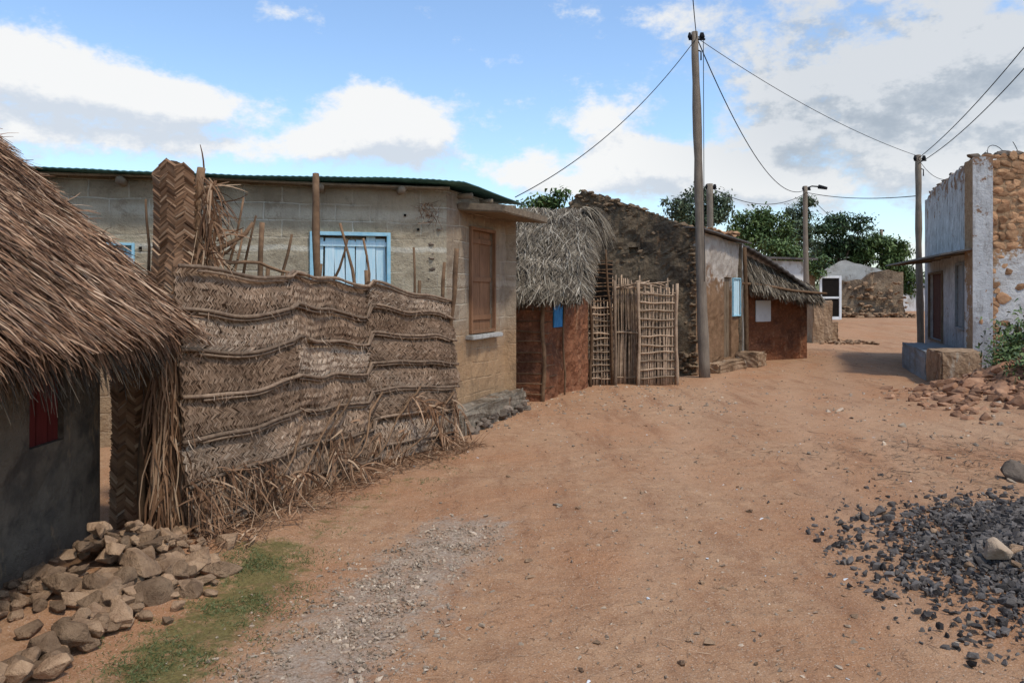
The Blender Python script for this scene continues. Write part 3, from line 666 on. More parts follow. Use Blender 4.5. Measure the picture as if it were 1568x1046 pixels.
# ---------------------------------------------------------------- STICK LATTICE FENCE
Lf=grp('stick_fence')
T=Tubes()
def lattice(p0,p1,zt,nv,nh,r=.014,hout=.03,rag=.05):
    L=math.hypot(p1[0]-p0[0],p1[1]-p0[1])
    for i in range(nv):
        s=L*(i+.5)/nv+rng.normal(0,.008); T.stick(wpt(p0,p1,s,-.03,rng.normal(0,.008)),wpt(p0,p1,s+rng.normal(0,.02),zt+rng.normal(0,rag),rng.normal(0,.01)),r,r*.75,.014,7,5)
    for j in range(nh):
        z=.12+(zt-.25)*j/(nh-1); T.stick(wpt(p0,p1,-.02,z,hout),wpt(p0,p1,L+.02,z+rng.normal(0,.02),hout),r*.95,r*.8,.014,7,5)
        if hout: T.stick(wpt(p0,p1,-.02,z+.03,-hout),wpt(p0,p1,L+.02,z+rng.normal(0,.02)+.03,-hout),r*.8,r*.7,.014,7,5)
lattice((1.46,15.25),(1.98,15.38),1.62,9,12,.016)
lattice((1.55,15.36),(2.0,15.46),1.60,9,3,.018)
lattice((1.95,15.48),(2.52,15.6),2.0,21,3,.017,.025,.08)
lattice((2.44,15.3),(3.20,15.62),1.88,21,11,.019,.035,.08)
for p,z in (((1.98,15.3),2.0),((2.42,15.25),1.98),((3.22,15.55),1.95)): T.stick((*p,-.1),(p[0],p[1],z),.035,.03,.02,8)
for i in range(12): T.stick((2.0+rng.random()*.5,15.4,1.85+rng.random()*.12),(2.6+rng.random()*.5,15.5,1.85+rng.random()*.15),.012,.01,.03,5)
T.build('fence_sticks',m_simple('pale_stick',c(156,130,104),c(202,172,142),14,0,.85,rnd=.45),Lf)
wall('fence_backing',(1.4,15.75),(3.3,15.9),-.05,1.7,MAT['darkmud'],Lf,th=.05)

# ---------------------------------------------------------------- DARK STONE/MUD HOUSE
D=grp('mud_stone_house')
d0,d1,d2=(1.3,17.8),(3.95,17.1),(5.66,19.6)
hh_=on_wall(963,388,d0,d1); h2_=on_wall(977,380,d0,d1)
wall('gable_wall',d0,d1,-.1,[(0,3.75),(.1,4.02),(.25,3.93),(.65,3.5),(1,3.12)],MAT['darkmud'],D,holes=[(hh_[0],h2_[0],hh_[1],h2_[1]+.02)],amp=.06,jag=.03,seed=1,step=.09)
sd=on_wall(1109,535,d1,d2); se=on_wall(1120,425,d1,d2); sf=on_wall(1121.5,483,d1,d2); sg=on_wall(1132,428,d1,d2)
def m_twotone():
    m=M('lime_over_mud',.95,.1); uv=m.uv(); sx=m.sep(uv); n=m.noise(2.4,5,.75)
    up=m.ramp(m.noise(4,5,.7),[(.3,c(165,150,134)),(.7,c(206,194,178))]); lo=m.ramp(m.noise(4,5,.7),[(.3,c(120,92,66)),(.7,c(156,122,92))])
    col=m.mix(m.step(m.math('ADD',sx[1],m.math('MULTIPLY',m.math('SUBTRACT',n,.5),2.6)),1.9,2.3),lo,up)
    m.bump(m.noise(8,5,.8),.03,1); return m.done(col)
MAT['two']=m_twotone()
wall('street_wall',d1,d2,-.1,[(0,3.12),(1,2.95)],MAT['two'],D,holes=[(sd[0],se[0],.25,se[1]),(sf[0],sg[0],sf[1],sg[1])],amp=.03,seed=2)
planks('door',d1,d2,sd[0],se[0],.25,se[1],3,MAT['wood'],D,out=-.07); planks('blue_window',d1,d2,sf[0],sg[0],sf[1],sg[1],3,MAT['blueshut'],D,out=.0,frame=MAT['bluefr'],fw=.03)
wall('rear_wall',d2,(3.2,21.0),-.1,2.95,MAT['darkmud'],D,seed=3); wall('left_wall',(0.6,20),d0,-.1,3.7,MAT['darkmud'],D,seed=4)
P=[];Z_=[]
for i in range(90):
    t=i/89; s=t*2.74; z=float(np.interp(t,[0,.1,.25,.65,1],[3.75,4.02,3.93,3.5,3.12])); P.append(wpt(d0,d1,s,z+random.uniform(-.06,.03),random.uniform(-.2,.02))); Z_.append(random.uniform(.10,.24))
for i in range(90):
    t=random.random()**.8; s=t*2.74; z=float(np.interp(t,[0,.1,.25,.65,1],[3.75,4.02,3.93,3.5,3.12])); P.append(wpt(d0,d1,s,z-.08-abs(random.gauss(0,.22)),-.02)); Z_.append(random.uniform(.07,.17))
for i in range(50): P.append(wpt(d0,d1,2.74-abs(random.gauss(0,.08)),random.random()*3,-.01)); Z_.append(random.uniform(.08,.2))
for i in range(34): P.append(wpt(d0,d1,2.74-random.random()*.9,random.random()*.5,.0)); Z_.append(random.uniform(.12,.28))
for i in range(60): P.append(wpt(d0,d1,random.random()*2.74,1.6+random.random()*1.4,-.03)); Z_.append(random.uniform(.06,.16))
rocks('wall_stones',P,Z_,m_simple('mud_stone',c(112,94,74),c(150,124,96),5,.03,.92,rnd=.4),D,flat=.6)
P=[wpt(d1,d2,.6+random.random()*2.2,3.10+random.random()*.12,-.1+random.uniform(-.1,.1)) for i in range(40)]; rocks('roof_stones',P,[random.uniform(.12,.3) for _ in P],MAT['stoner'],D,flat=.5)
def slab(name,pts,th,mat,par):
    V=[tuple(p) for p in pts]+[(p[0],p[1],p[2]-th) for p in pts]; return py_mesh(name,V,[(0,1,2,3),(7,6,5,4),(0,4,5,1),(1,5,6,2),(2,6,7,3),(3,7,4,0)],mat,par)
slab('tin_eave',[wpt(d1,d2,-.1,3.16,.2),wpt(d1,d2,3.1,3.0,.22),wpt(d1,d2,3.1,3.08,-.6),wpt(d1,d2,-.1,3.24,-.6)],.03,MAT['rustmetal'],D)
prism('door_step',[wpt(d1,d2,.5,0,.0)[:2],wpt(d1,d2,.5,0,.35)[:2],wpt(d1,d2,2.3,0,.35)[:2],wpt(d1,d2,2.3,0,0.0)[:2]],-.05,.22,MAT['tanmud'],D,.03,rough=.01)
prism('street_step',[wpt(d1,d2,2.5,0,.0)[:2],wpt(d1,d2,2.5,0,.55)[:2],wpt(d1,d2,3.2,0,.55)[:2],wpt(d1,d2,3.2,0,0.0)[:2]],-.05,.34,MAT['tanmud'],D,.03,rough=.01)

# ---------------------------------------------------------------- RED MUD SHED WITH LOW ROOF
E=grp('mud_brick_shed')
e0,e1=(5.95,20.5),(8.0,21.6)
wall('white_pillar',(5.66,19.65),(5.98,20.45),-.05,2.95,MAT['limewash'],E,th=.2)
wall('front_wall',e0,e1,-.1,[(0,2.7),(1,1.65)],MAT['redmud'],E,amp=.04,seed=2)
wall('side_wall',e1,(9.0,25.0),-.1,1.65,MAT['redmud'],E,amp=.03,seed=3)
ss=on_wall(1156,493,e0,e1); st=on_wall(1179,460,e0,e1); eang=math.atan2(e1[1]-e0[1],e1[0]-e0[0])
box('white_notice_panel',wpt(e0,e1,(ss[0]+st[0])/2,(ss[1]+st[1])/2,.03),(st[0]-ss[0],.03,st[1]-ss[1]),MAT['whitepaint'],E,eang)
thatch('shed_thatch',(5.9,20.35,2.75),(8.05,21.5,1.95),(8.15,21.0,1.62),(5.95,19.95,2.0),3500,MAT['thatchg'],E,L=(.2,.4),w=(.015,.028),under=MAT['thatchbase'],eave_n=500,thick=.06)
nu=60;P=[];F=[]
for i in range(nu+1):
    t=i/nu; z=3.0-1.45*t**1.25+.015*math.sin(i*1.6)
    for (ox,oy) in ((5.75+2.55*t,19.95+1.15*t),(7.1+2.55*t,24.6+1.15*t)): P.append((ox,oy,z))
for i in range(nu): F.append((2*i,2*i+2,2*i+3,2*i+1))
o=py_mesh('tin_roof',P,F,MAT['rustmetal'],E,True); q=o.modifiers.new('t','SOLIDIFY'); q.thickness=.07
T=Tubes(); T.stick((5.7,19.8,2.0),(8.3,21.0,1.75),.04,.035,.03,8); T.stick((5.85,19.85,0),(5.8,19.85,2.9),.06,.05,.02,6); T.build('shed_posts',MAT['stick_b'],E)

# ---------------------------------------------------------------- FAR STREET
def gzf(x,y): return float(gz(x,y))
W=grp('small_white_house')
wall('front',(10.9,33.5),(12.6,33.9),.1,[(0,3.15),(1,3.1)],MAT['whiteplaster'],W,holes=[(.7,1.2,.9,2.2)],seed=1); wall('side',(12.6,33.9),(13.2,37),.1,3.1,MAT['tanmud'],W,seed=2)
slab('roof',[(10.6,33.2,3.3),(12.9,33.6,3.25),(13.5,37.5,3.4),(11,37.5,3.5)],.08,MAT['rustmetal'],W)
prism('blocks',[(10.9,28.0),(11.5,28.1),(11.7,29.5),(11,29.5)],.0,.75,MAT['tanmud'],W,rough=.015); prism('counter',[(10.2,27.0),(10.9,27.1),(11,28),(10.3,28)],.0,1.5,MAT['tanmud'],W,rough=.015)
P=[(10.3+random.random()*2.0,26.3+random.random()*1.2,.08+random.random()*.05) for i in range(60)]; rocks('rubble',P,[random.uniform(.1,.3) for _ in P],MAT['stone'],W)
G=grp('white_door_frame')
gy0=40.0
for (x,z,w,h) in ((15.5,1.55,.12,2.2),(16.48,1.55,.12,2.2),(15.99,2.59,.86,.12),(15.99,.52,.86,.16),(15.99,1.55,.86,.1)): box('frame_part',(x,gy0,z),(w,.08,h),MAT['whitepaint'],G)
box('glass_pane',(15.99,gy0+.02,2.06),(.86,.02,.92),MAT['dark'],G,bev=0); box('glass_pane_low',(15.99,gy0+.02,1.05),(.86,.02,.9),MAT['dark'],G,bev=0)
box('door_wall',(15.0,gy0+.6,1.5),(.8,.3,2.4),MAT['tanmud'],G)
Q=grp('ruined_stone_house')
MAT['farstone']=m_mud('far_stone_wall',c(120,104,86),c(160,138,112),c(108,92,76),c(170,140,108),.5,.1)
wall('stone_front',(18.2,46),(22.8,46.4),.2,[(0,2.4),(.3,2.5),(.45,2.45),(.55,2.95),(.8,3.1),(1,3.0)],MAT['farstone'],Q,jag=.1,step=.3,amp=.08,seed=1)
wall('stone_side',(22.8,46.4),(24.5,52),.2,3.0,MAT['farstone'],Q,jag=.1,step=.3,seed=2)
wall('grey_gable',(19.4,50),(23.4,50),.2,[(0,3.1),(.35,3.9),(1,3.2)],MAT['limewash'],Q,jag=.06,step=.3,seed=3)
P=[(18.2+random.random()*4.6,46.0,.4+random.random()*2.0) for i in range(90)]; rocks('stones',P,[random.uniform(.2,.45) for _ in P],MAT['stone'],Q,flat=.6)
P=[(17.6+random.random()*5,44.6+random.random()*1.2,.4+random.random()*.25) for i in range(200)]; rocks('rubble',P,[random.uniform(.2,.45) for _ in P],MAT['stone'],Q)
Bk=grp('distant_house'); wall('front',(30.0,62),(32.6,62),.3,2.2,MAT['whiteplaster'],Bk,holes=[(1,1.6,1.1,1.9)],seed=1); slab('roof',[(29.7,61.7,2.4),(32.9,61.7,2.4),(32.9,66,2.8),(29.7,66,2.8)],.1,MAT['rustmetal'],Bk)

# ---------------------------------------------------------------- RIGHT STONE HOUSE
N=grp('rubble_stone_house')
f0,f1_,f2_=(11.3,21.8),(9.14,15.8),(12.6,15.25)
def m_plaster():
    m=M('peeling_plaster',.93,.12); uv=m.uv(); sx=m.sep(uv)
    col=m.ramp(m.noise(3,5,.75),[(.3,c(178,175,170)),(.7,c(222,220,214))])
    col=m.mix(m.math('MULTIPLY',m.step(m.noise(2.2,5,.8,stretch=(2.5,2.5,.45)),.48,.66),.7),col,c(128,118,108))
    col=m.mix(m.step(m.math('ADD',m.noise(3.5,5,.8),m.math('MULTIPLY',m.step(sx[1],3.6,4.4),.14)),.60,.66),col,c(148,116,90))
    col=m.mix(m.math('MULTIPLY',m.step(m.math('ADD',sx[1],m.noise(3,5,.7)),1.9,1.3),.45),col,c(136,136,138))
    m.bump(m.noise(9,5,.8),.03,1); return m.done(col)
MAT['peel']=m_plaster()
qa=on_wall(1424,530,f0,f1_); qb=on_wall(1444,418,f0,f1_); qc=on_wall(1466,500,f0,f1_); qd=on_wall(1477,405,f0,f1_)
dh=(min(qa[0],qb[0]),max(qa[0],qb[0]),.6,qb[1]); wh=(min(qc[0],qd[0]),max(qc[0],qd[0]),qc[1],qd[1])
wall('street_wall',f0,f1_,-.1,[(0,4.25),(.2,4.4),(1,4.42)],MAT['peel'],N,holes=[dh,wh],amp=.02,jag=.05,seed=1,th=.35)
planks('door',f0,f1_,dh[0],dh[1],dh[2],dh[3],4,m_simple('dark_red_door',c(84,52,40),c(112,70,54),8,.003),N,out=-.09,frame=MAT['wood'],fw=.05); planks('window',f0,f1_,wh[0],wh[1],wh[2],wh[3],3,MAT['bluegrey'],N,out=-.03,frame=MAT['bluegrey'],fw=.06)
def m_mortar():
    m=M('pale_mortar',.95,.1); uv=m.uv(); n=m.noise(2.4,5,.8)
    col=m.ramp(m.noise(6,5,.7),[(.3,c(150,118,88)),(.7,c(192,158,122))])
    d=m.t.nodes.new('ShaderNodeVectorMath'); d.operation='DISTANCE'; m.put(d.inputs[0],uv); d.inputs[1].default_value=(1.4,1.6,0)
    f=m.step(m.math('ADD',d.outputs['Value'],m.math('MULTIPLY',m.math('SUBTRACT',n,.5),2.6)),1.3,1.05)
    col=m.mix(m.math('MULTIPLY',f,.92),col,c(212,210,204))
    m.bump(m.noise(10,5,.8),.05,1); return m.done(col)
m_mort=m_mortar()
wall('stone_wall',f1_,f2_,-.1,[(0,4.40),(.12,4.38),(.2,4.5),(.5,4.42),(.62,4.3),(1,4.5)],m_mort,N,amp=.03,jag=.05,seed=2,th=.4)
bs=(f2_[0]-f1_[0],f2_[1]-f1_[1]); bl=math.hypot(*bs); ex=np.array([bs[0]/bl,bs[1]/bl,0]); nrm_=np.array([ex[1],-ex[0],0]); basis=np.stack([ex,np.array([0,0,1.]),nrm_])
P=[];Z_=[];z=.05
while z<4.5:
    s=random.random()*.1+.06; rh=random.uniform(.10,.16)
    while s<bl:
        w_=random.uniform(.11,.27)
        patch=math.hypot(s-1.4,z-1.6)+.35*float(sn(s*1.4,z*1.8,0,2))<1.0
        if not patch or random.random()<.12: P.append(wpt(f1_,f2_,s+w_/2,z+rh/2+random.uniform(-.03,.03),-.01)); Z_.append(w_*1.15)
        s+=w_
    z+=rh
rocks('wall_stones',P,Z_,MAT['stoner'],N,flat=.40,basis=basis)
P=[wpt(f0,f1_,random.random()*6.3,4.42+random.random()*.08,-.17) for _ in range(50)]+[wpt(f1_,f2_,random.random()*bl,4.48+random.random()*.06,-.2) for _ in range(40)]
rocks('coping_stones',P,[random.uniform(.15,.35) for _ in P],MAT['stoneg'],N,flat=.6)
slab('tin_canopy',[wpt(f0,f1_,6.35,2.66,.0),wpt(f0,f1_,.6,2.66,.0),wpt(f0,f1_,.9,2.52,1.05),wpt(f0,f1_,6.35,2.56,.55)],.035,MAT['rustmetal'],N)
T=Tubes()
for s in (1.2,2.6,4.0,5.6): T.stick(wpt(f0,f1_,s,2.58,0),wpt(f0,f1_,s,2.49,.85 if s<3 else .55),.025,.02,.0,2)
T.build('canopy_brackets',MAT['wood_h'],N)
prism('raised_step',[(8.35,16.1),(9.10,15.83),(10.2,18.9),(9.35,19.1)],-.05,.58,MAT['bluegrey'],N,.02,rough=.010)
prism('entrance_block',[(8.08,15.0),(8.86,15.02),(9.12,15.78),(8.33,16.05)],-.05,.66,MAT['tanmud'],N,.03,rough=.010)
wall('rear_wall',(13.5,21.5),f0,-.1,4.3,MAT['peel'],N,seed=5)

# ---------------------------------------------------------------- UTILITY POLES & WIRES
def upole(base,top,r0,r1,cross=None):
    g=grp('utility_pole'); T=Tubes(); z=gzf(*base)
    T.stick((base[0],base[1],z-.2),top,r0,r1,.012,14,10); T.build('shaft',MAT['pole'],g)
    T=Tubes(); tx,ty,tz=top
    T.add([(tx+.02,ty,tz-.08),(tx+.10,ty-.02,tz-.12),(tx+.16,ty-.02,tz-.08)],.014); 
    for dx_ in (-.10,.14,.17): T.add([(tx+dx_,ty-.02,tz-.14),(tx+dx_,ty-.02,tz-.10),(tx+dx_,ty-.02,tz-.02)],[.035,.045,.02],8)
    T.add([(tx-.12,ty-.02,tz-.16),(tx+.22,ty-.02,tz-.16)],.022)
    T.add([(tx,ty,tz-.35),(tx+.13,ty-.04,tz-.42),(tx+.13,ty-.04,tz-.6)],.016)
    if cross:
        T.add([(tx,ty,tz-.1),(tx+cross*.5,ty,tz+.0),(tx+cross,ty,tz-.02)],.03); T.add([(tx+cross,ty,tz-.02),(tx+cross+.35,ty,tz-.09)],[.09,.06],8)
    T.build('fittings',MAT['wire'],g); return g
PT1=(3.80,16.6,7.20); upole((4.02,16.6),PT1,.115,.075)
PT2=(12.15,33,6.2); upole((12.2,33),PT2,.12,.09,cross=.55)
PT3=(11.42,22.4,5.65); upole((11.5,22.4),PT3,.10,.075)
PT4=(6.2,25,5.2); upole((6.25,25),PT4,.11,.09)
upole((25.5,55),(25.5,55,6.2),.12,.1)
wr=grp('overhead_wires')
T=Tubes()
def wire(a,b,sag,r=.010):
    a=Vector(a);b=Vector(b);P=[]
    for i in range(29):
        t=i/28; p=a.lerp(b,t); p.z-=sag*4*t*(1-t); P.append(p)
    T.add(P,r,5)
def px(u,v,d): return ((u-784)*d/FP,d,EYE-(v-450)*d/FP)
t1=(PT1[0]+.05,PT1[1],PT1[2]-.12)
wire(t1,(1.2,6.0,6.6),.35,.009); wire(t1,(.05,12.4,3.25),.35,.008)
wire(t1,(PT2[0],PT2[1],PT2[2]-.15),1.1,.012); wire(t1,(PT3[0]+.2,PT3[1],PT3[2]-.1),.25,.007)
wire((PT2[0],PT2[1],PT2[2]-.25),(PT3[0],PT3[1],4.5),.15,.013)
wire((PT3[0],PT3[1],PT3[2]-.25),(8.2,11,6.2),.3,.010); wire((PT3[0],PT3[1],PT3[2]-.1),(8.0,10,6.9),.3,.010)
wire((PT3[0],PT3[1],PT3[2]-.1),(10.4,18.5,4.5),.3,.007)
wire((3.98,16.48,2.0),(PT1[0]+.16,16.48,7.0),0,.008)
wire((PT2[0],PT2[1],PT2[2]-.2),(25.5,55,6.0),.8,.012)
wire((PT4[0],PT4[1],PT4[2]-.1),(PT2[0],PT2[1],PT2[2]-.3),.5,.012)
P=[]
for i in range(26): t=i/25*5; P.append((11.0+.18*math.cos(t*1.8)+.06*t,18+.3*math.sin(t),4.8+.35*math.sin(t*1.5)))
T.add(P,.008,5)
T.build('wires',MAT['wire'],wr)

# ---------------------------------------------------------------- TREES
def m_leaf(name,a,b,d_):
    m=M(name,.6,.3); r=m.attr('rnd'); col=m.ramp(r,[(0,d_),(.5,a),(1,b)])
    return m.done(col)
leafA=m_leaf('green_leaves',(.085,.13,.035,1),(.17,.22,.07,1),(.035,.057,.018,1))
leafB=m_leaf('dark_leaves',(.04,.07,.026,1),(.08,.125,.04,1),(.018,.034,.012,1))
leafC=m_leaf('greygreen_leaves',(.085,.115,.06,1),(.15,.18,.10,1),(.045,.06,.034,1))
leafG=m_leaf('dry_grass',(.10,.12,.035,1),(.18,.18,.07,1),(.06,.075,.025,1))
MAT['bark']=m_simple('bark',c(80,66,54),c(115,98,82),8,.02)
def tree(name,base,lobes,nclump,mat,leaf=.16,per=42,tr=.16):
    g=grp(name); bz=gzf(*base); T=Tubes(); b=Vector((base[0],base[1],bz-.1))
    cen=Vector((sum(l[0] for l in lobes)/len(lobes),base[1],sum(l[2] for l in lobes)/len(lobes)))
    fork=b.lerp(cen,.55); T.stick(b,fork,tr,tr*.65,.08,7,8)
    for l in lobes:
        T.stick(fork,(l[0],l[1],l[2]),tr*.5,tr*.12,.12,6,6)
        for k in range(3): T.stick((l[0],l[1],l[2]-.2),(l[0]+random.uniform(-.7,.7)*l[3],l[1]+random.uniform(-.7,.7)*l[3],l[2]+random.uniform(-.2,.7)*l[4]),tr*.14,tr*.05,.05,4,5)
    T.build('trunk_and_limbs',MAT['bark'],g)
    C=[];
    wts=np.array([l[3]*l[3]*l[4] for l in lobes]); wts/=wts.sum()
    for i in range(nclump):
        l=lobes[rng.choice(len(lobes),p=wts)]; v=rng.normal(0,1,3); v/=np.linalg.norm(v); v*=rng.uniform(.45,1.15)
        C.append((l[0]+v[0]*l[3],l[1]+v[1]*l[3],l[2]+v[2]*l[4],rng.random()))
    C=np.array(C); n=nclump*per; ci=np.repeat(np.arange(nclump),per)
    rad=leaf*rng.uniform(1.2,2.4,nclump)[ci]
    p=C[ci,:3]+rng.normal(0,.55,(n,3))*rad[:,None]*np.array([1,1,.7]); d=rng.normal(0,1,(n,3)); d[:,2]-=.2
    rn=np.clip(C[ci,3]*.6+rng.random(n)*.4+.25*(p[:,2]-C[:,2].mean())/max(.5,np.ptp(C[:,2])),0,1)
    L=rng.uniform(.7,1.3,n)*leaf; ribbons('foliage',p,d,L,L*.5,L*.2,mat,g,nrm=(0,0,1),segs=2,rnd=rn,tip=.2)
    return g
def lb(u,v,d,rx,rz): x,y,z=px(u,v,d); return (x,y,z,rx*d/FP,rz*d/FP)
tree('leafy_tree',(8.8,38),[lb(1040,312,38,22,16),lb(1075,300,38,22,12),lb(1098,318,38,22,20),lb(1060,335,38,35,16)],150,leafC,.16)
tree('leafy_tree',(13.5,45),[lb(1140,345,45,25,18),lb(1170,340,45,28,20),lb(1195,362,45,24,20),lb(1150,370,45,35,20)],160,leafA,.19)
tree('casuarina_tree',(17.2,50),[lb(1215,330,50,11,18),lb(1235,318,50,12,18),lb(1225,355,50,16,22),lb(1240,375,50,12,18)],120,leafC,.17,per=36)
tree('acacia_tree',(21,52),[lb(1290,338,52,32,6),lb(1268,352,52,30,7),lb(1318,350,52,22,7),lb(1285,375,52,34,12),lb(1262,395,52,24,18)],180,leafB,.2)
tree('mango_tree',(22,53),[lb(1320,385,53,26,18),lb(1345,374,53,24,14),lb(1300,395,53,24,16),lb(1360,395,53,20,14)],170,leafA,.2)
tree('leafy_tree',(25.5,52),[lb(1375,385,52,14,16),lb(1365,410,52,18,18),lb(1388,430,52,12,24)],140,leafA,.2)
tree('leafy_tree',(12.0,40),[lb(1195,385,40,24,16),lb(1215,400,40,18,18),lb(1255,410,40,12,14)],90,leafA,.17)
tree('papaya_tree',(1.0,19),[lb(855,303,19,9,11),lb(835,312,19,16,6),lb(815,318,19,12,4)],28,leafA,.12,per=30,tr=.06)
tree('hedge_tree',(30,75),[lb(1300,425,75,40,14),lb(1380,432,75,30,12),lb(1430,430,75,40,12),lb(1230,420,75,40,16)],160,leafA,.32)

g=grp('weedy_bush'); n=3600; cc=np.array([[8.35,13.3,1.0],[8.7,13.2,1.2],[9.1,13.1,1.1],[8.5,13.0,.9],[8.0,12.9,.75],[7.9,12.1,.62]])[rng.integers(0,6,n)]
p=cc+rng.normal(0,.16,(n,3)); L=rng.uniform(.04,.1,n); ribbons('leaves',p,rng.normal(0,1,(n,3)),L,L*.45,L*.2,leafA,g,tip=.2)
T=Tubes(); [T.stick((8.5+rng.normal(0,.15),13.2,.3),(8.5+rng.normal(0,.3),13.1,1.2),.01,.005,.04,5) for _ in range(14)]; T.build('stems',MAT['stick_b'],g)

# ---------------------------------------------------------------- STONES, GRAVEL, LITTER
n=230; x=rng.normal(-2.34,.26,n).clip(-2.95,-1.72); y=rng.normal(4.85,.36,n).clip(4.0,5.6); s=rng.gamma(5,.027,n).clip(.05,.27)
z=gz(x,y)+.24*np.exp(-((x+2.42)/.3)**2-((y-4.9)/.4)**2)*rng.random(n)+.02
rocks('stone_pile',np.stack([x,y,z],1),s,MAT['stone'],flat=.7)
n=46; t=np.linspace(0,1,n); x=-2.55+.28*np.sin(t*2)+rng.normal(0,.06,n)+.25*t; y=2.9+1.45*t+rng.normal(0,.04,n); rocks('stone_edging',np.stack([x,y,gz(x,y)+.03+rng.random(n)*.07],1),rng.uniform(.10,.22,n),MAT['stone'],flat=.8)
n=2200; x=rng.normal(8.4,.9,n); y=rng.normal(12.3,.95,n); ok=(y<14.6)&(x>6.1); x,y=x[ok],y[ok]; rocks('rubble_heap',np.stack([x,y,gz(x,y)+rng.random(len(x))*.22*np.exp(-((x-8.5)/.9)**2)],1),rng.gamma(3,.052,len(x)).clip(.05,.38),m_simple('red_rubble',c(146,102,74),c(190,146,112),5,.02,rnd=.4),flat=.7)
n=15000; x=rng.normal(3.75,.60,n); y=rng.normal(4.95,.68,n)+.2*(x-3.8); x=np.where(rng.random(n)<.05,rng.uniform(2.1,4.8,n),x); ok=(y>2.6)&(x>1.95); x,y=x[ok],y[ok]; n=len(x)
rocks('gravel_pile',np.stack([x,y,gz(x,y)+rng.random(n)*.03],1),rng.gamma(4,.0105,n).clip(.012,.11),MAT['gravel'],tpl=TPS,flat=.8)
n=45; x=rng.normal(3.5,.5,n); y=rng.normal(4.9,.6,n); rocks('pale_gravel_stones',np.stack([x,y,gz(x,y)+.04],1),rng.uniform(.04,.11,n),MAT['stone'],flat=.7)
rocks('boulder',[(4.75,7.5,gzf(4.75,7.5)+.06)],[.36],MAT['stoneg'],flat=.85)
rocks('boulder',[(2.95,4.85,gzf(2.95,4.85)+.09)],[.22],m_simple('pale_boulder',c(180,152,124),c(210,184,154),6,.02),flat=1.0)
n=5600; t=rng.random(n); x=np.interp(t,[0,.4,.7,1],[-1.0,-.85,-.65,-.35])+rng.normal(0,.24,n); y=3.0+2.95*t+rng.normal(0,.15,n); ok=sn(x*3,y*2,0,5)>-.5; x,y=x[ok],y[ok]; n=len(x)
rocks('grey_gravel_strip',np.stack([x,y,gz(x,y)+.003],1),rng.gamma(3,.0055,n).clip(.006,.045),MAT['pebble'],tpl=TPS,flat=.7)
n=8000; y=2.8+rng.random(n)**1.6*22; x=rng.uniform(-1.7,1,n)*1+rng.random(n)*(.42*y+1.2); okx=(x> -1.7+.12*(y-4)) ; x,y=x[okx],y[okx]
rocks('road_pebbles',np.stack([x,y,gz(x,y)+.002],1),rng.gamma(1.5,.0075,len(x)).clip(.005,.08)*(1+y*.03),MAT['pebble'],tpl=TPS,flat=.6)
n=300; y=3.2+rng.random(n)*14; x=rng.uniform(-1.4,1,n)+rng.random(n)*(.45*y); rocks('road_stones',np.stack([x,y,gz(x,y)+.003],1),rng.gamma(3,.012,n).clip(.02,.11),MAT['stone'],tpl=TPS,flat=.6)
n=650; x=rng.uniform(-.4,3.6,n); y=rng.uniform(11.5,15.2,n); y=np.where(x<.6,y-1.2,y); rocks('roadside_stones',np.stack([x,y,gz(x,y)+.002],1),rng.gamma(2,.018,n).clip(.01,.16),MAT['pebble'],tpl=TPS)
n=520; x=rng.uniform(4.2,9,n); y=rng.uniform(7,14,n); rocks('verge_stones',np.stack([x,y,gz(x,y)+.002],1),rng.gamma(2,.022,n).clip(.01,.18),MAT['pebble'],tpl=TPS)
n=90; y=3.5+rng.random(n)*16; x=rng.uniform(-1,5,n)*y/8; rocks('street_litter',np.stack([x,y,gz(x,y)+.004],1),rng.uniform(.015,.05,n),MAT['litter'],tpl=TPS,flat=.25)
n=1800; y=3+rng.random(n)**1.3*13; x=rng.uniform(-1.6,1,n)+rng.random(n)*(.5*y); d=rng.normal(0,1,(n,3)); d[:,2]*=.03
L=rng.uniform(.02,.10,n); ribbons('fallen_straw',np.stack([x,y,gz(x,y)+.008],1),d,L,rng.uniform(.002,.005,n),np.zeros(n),MAT['frond'],curl=.1)
n=1300; x=rng.normal(4.9,1.0,n); y=rng.normal(8.2,.9,n); d=rng.normal(0,1,(n,3)); d[:,2]*=.03; L=rng.uniform(.04,.22,n); ribbons('straw_litter',np.stack([x,y,gz(x,y)+.01],1),d,L,rng.uniform(.003,.008,n),np.zeros(n),MAT['thatchd'],curl=.1)
n=16000; t=rng.random(n); x=np.interp(t,[0,.4,.8,1],[-1.65,-1.6,-1.55,-1.65])+rng.normal(0,.19,n); y=3.1+2.35*t+rng.normal(0,.07,n)
keep=sn(x*3,y*3,0,2)+rng.normal(0,.3,n)>.0; x,y=x[keep],y[keep]; n=len(x)
d=rng.normal(0,.7,(n,3)); d[:,2]=rng.uniform(.4,1,n); L=rng.uniform(.012,.036,n); ribbons('grass',np.stack([x,y,gz(x,y)],1),d,L,rng.uniform(.002,.005,n),L*.3,leafG,nrm=(0,-1,0),segs=2,tip=.2)
n=2600; s=rng.random(n); x=-1.55+1.1*s+rng.normal(0,.2,n); y=5.6+2.9*s+rng.normal(0,.2,n); keep=sn(x*4,y*4,0,1)>.25; x,y=x[keep],y[keep]; n=len(x)
d=rng.normal(0,.7,(n,3)); d[:,2]=rng.uniform(.4,1,n); L=rng.uniform(.012,.034,n); ribbons('grass_tufts',np.stack([x,y,gz(x,y)],1),d,L,rng.uniform(.002,.005,n),L*.3,leafG,nrm=(0,-1,0),segs=2,tip=.2)

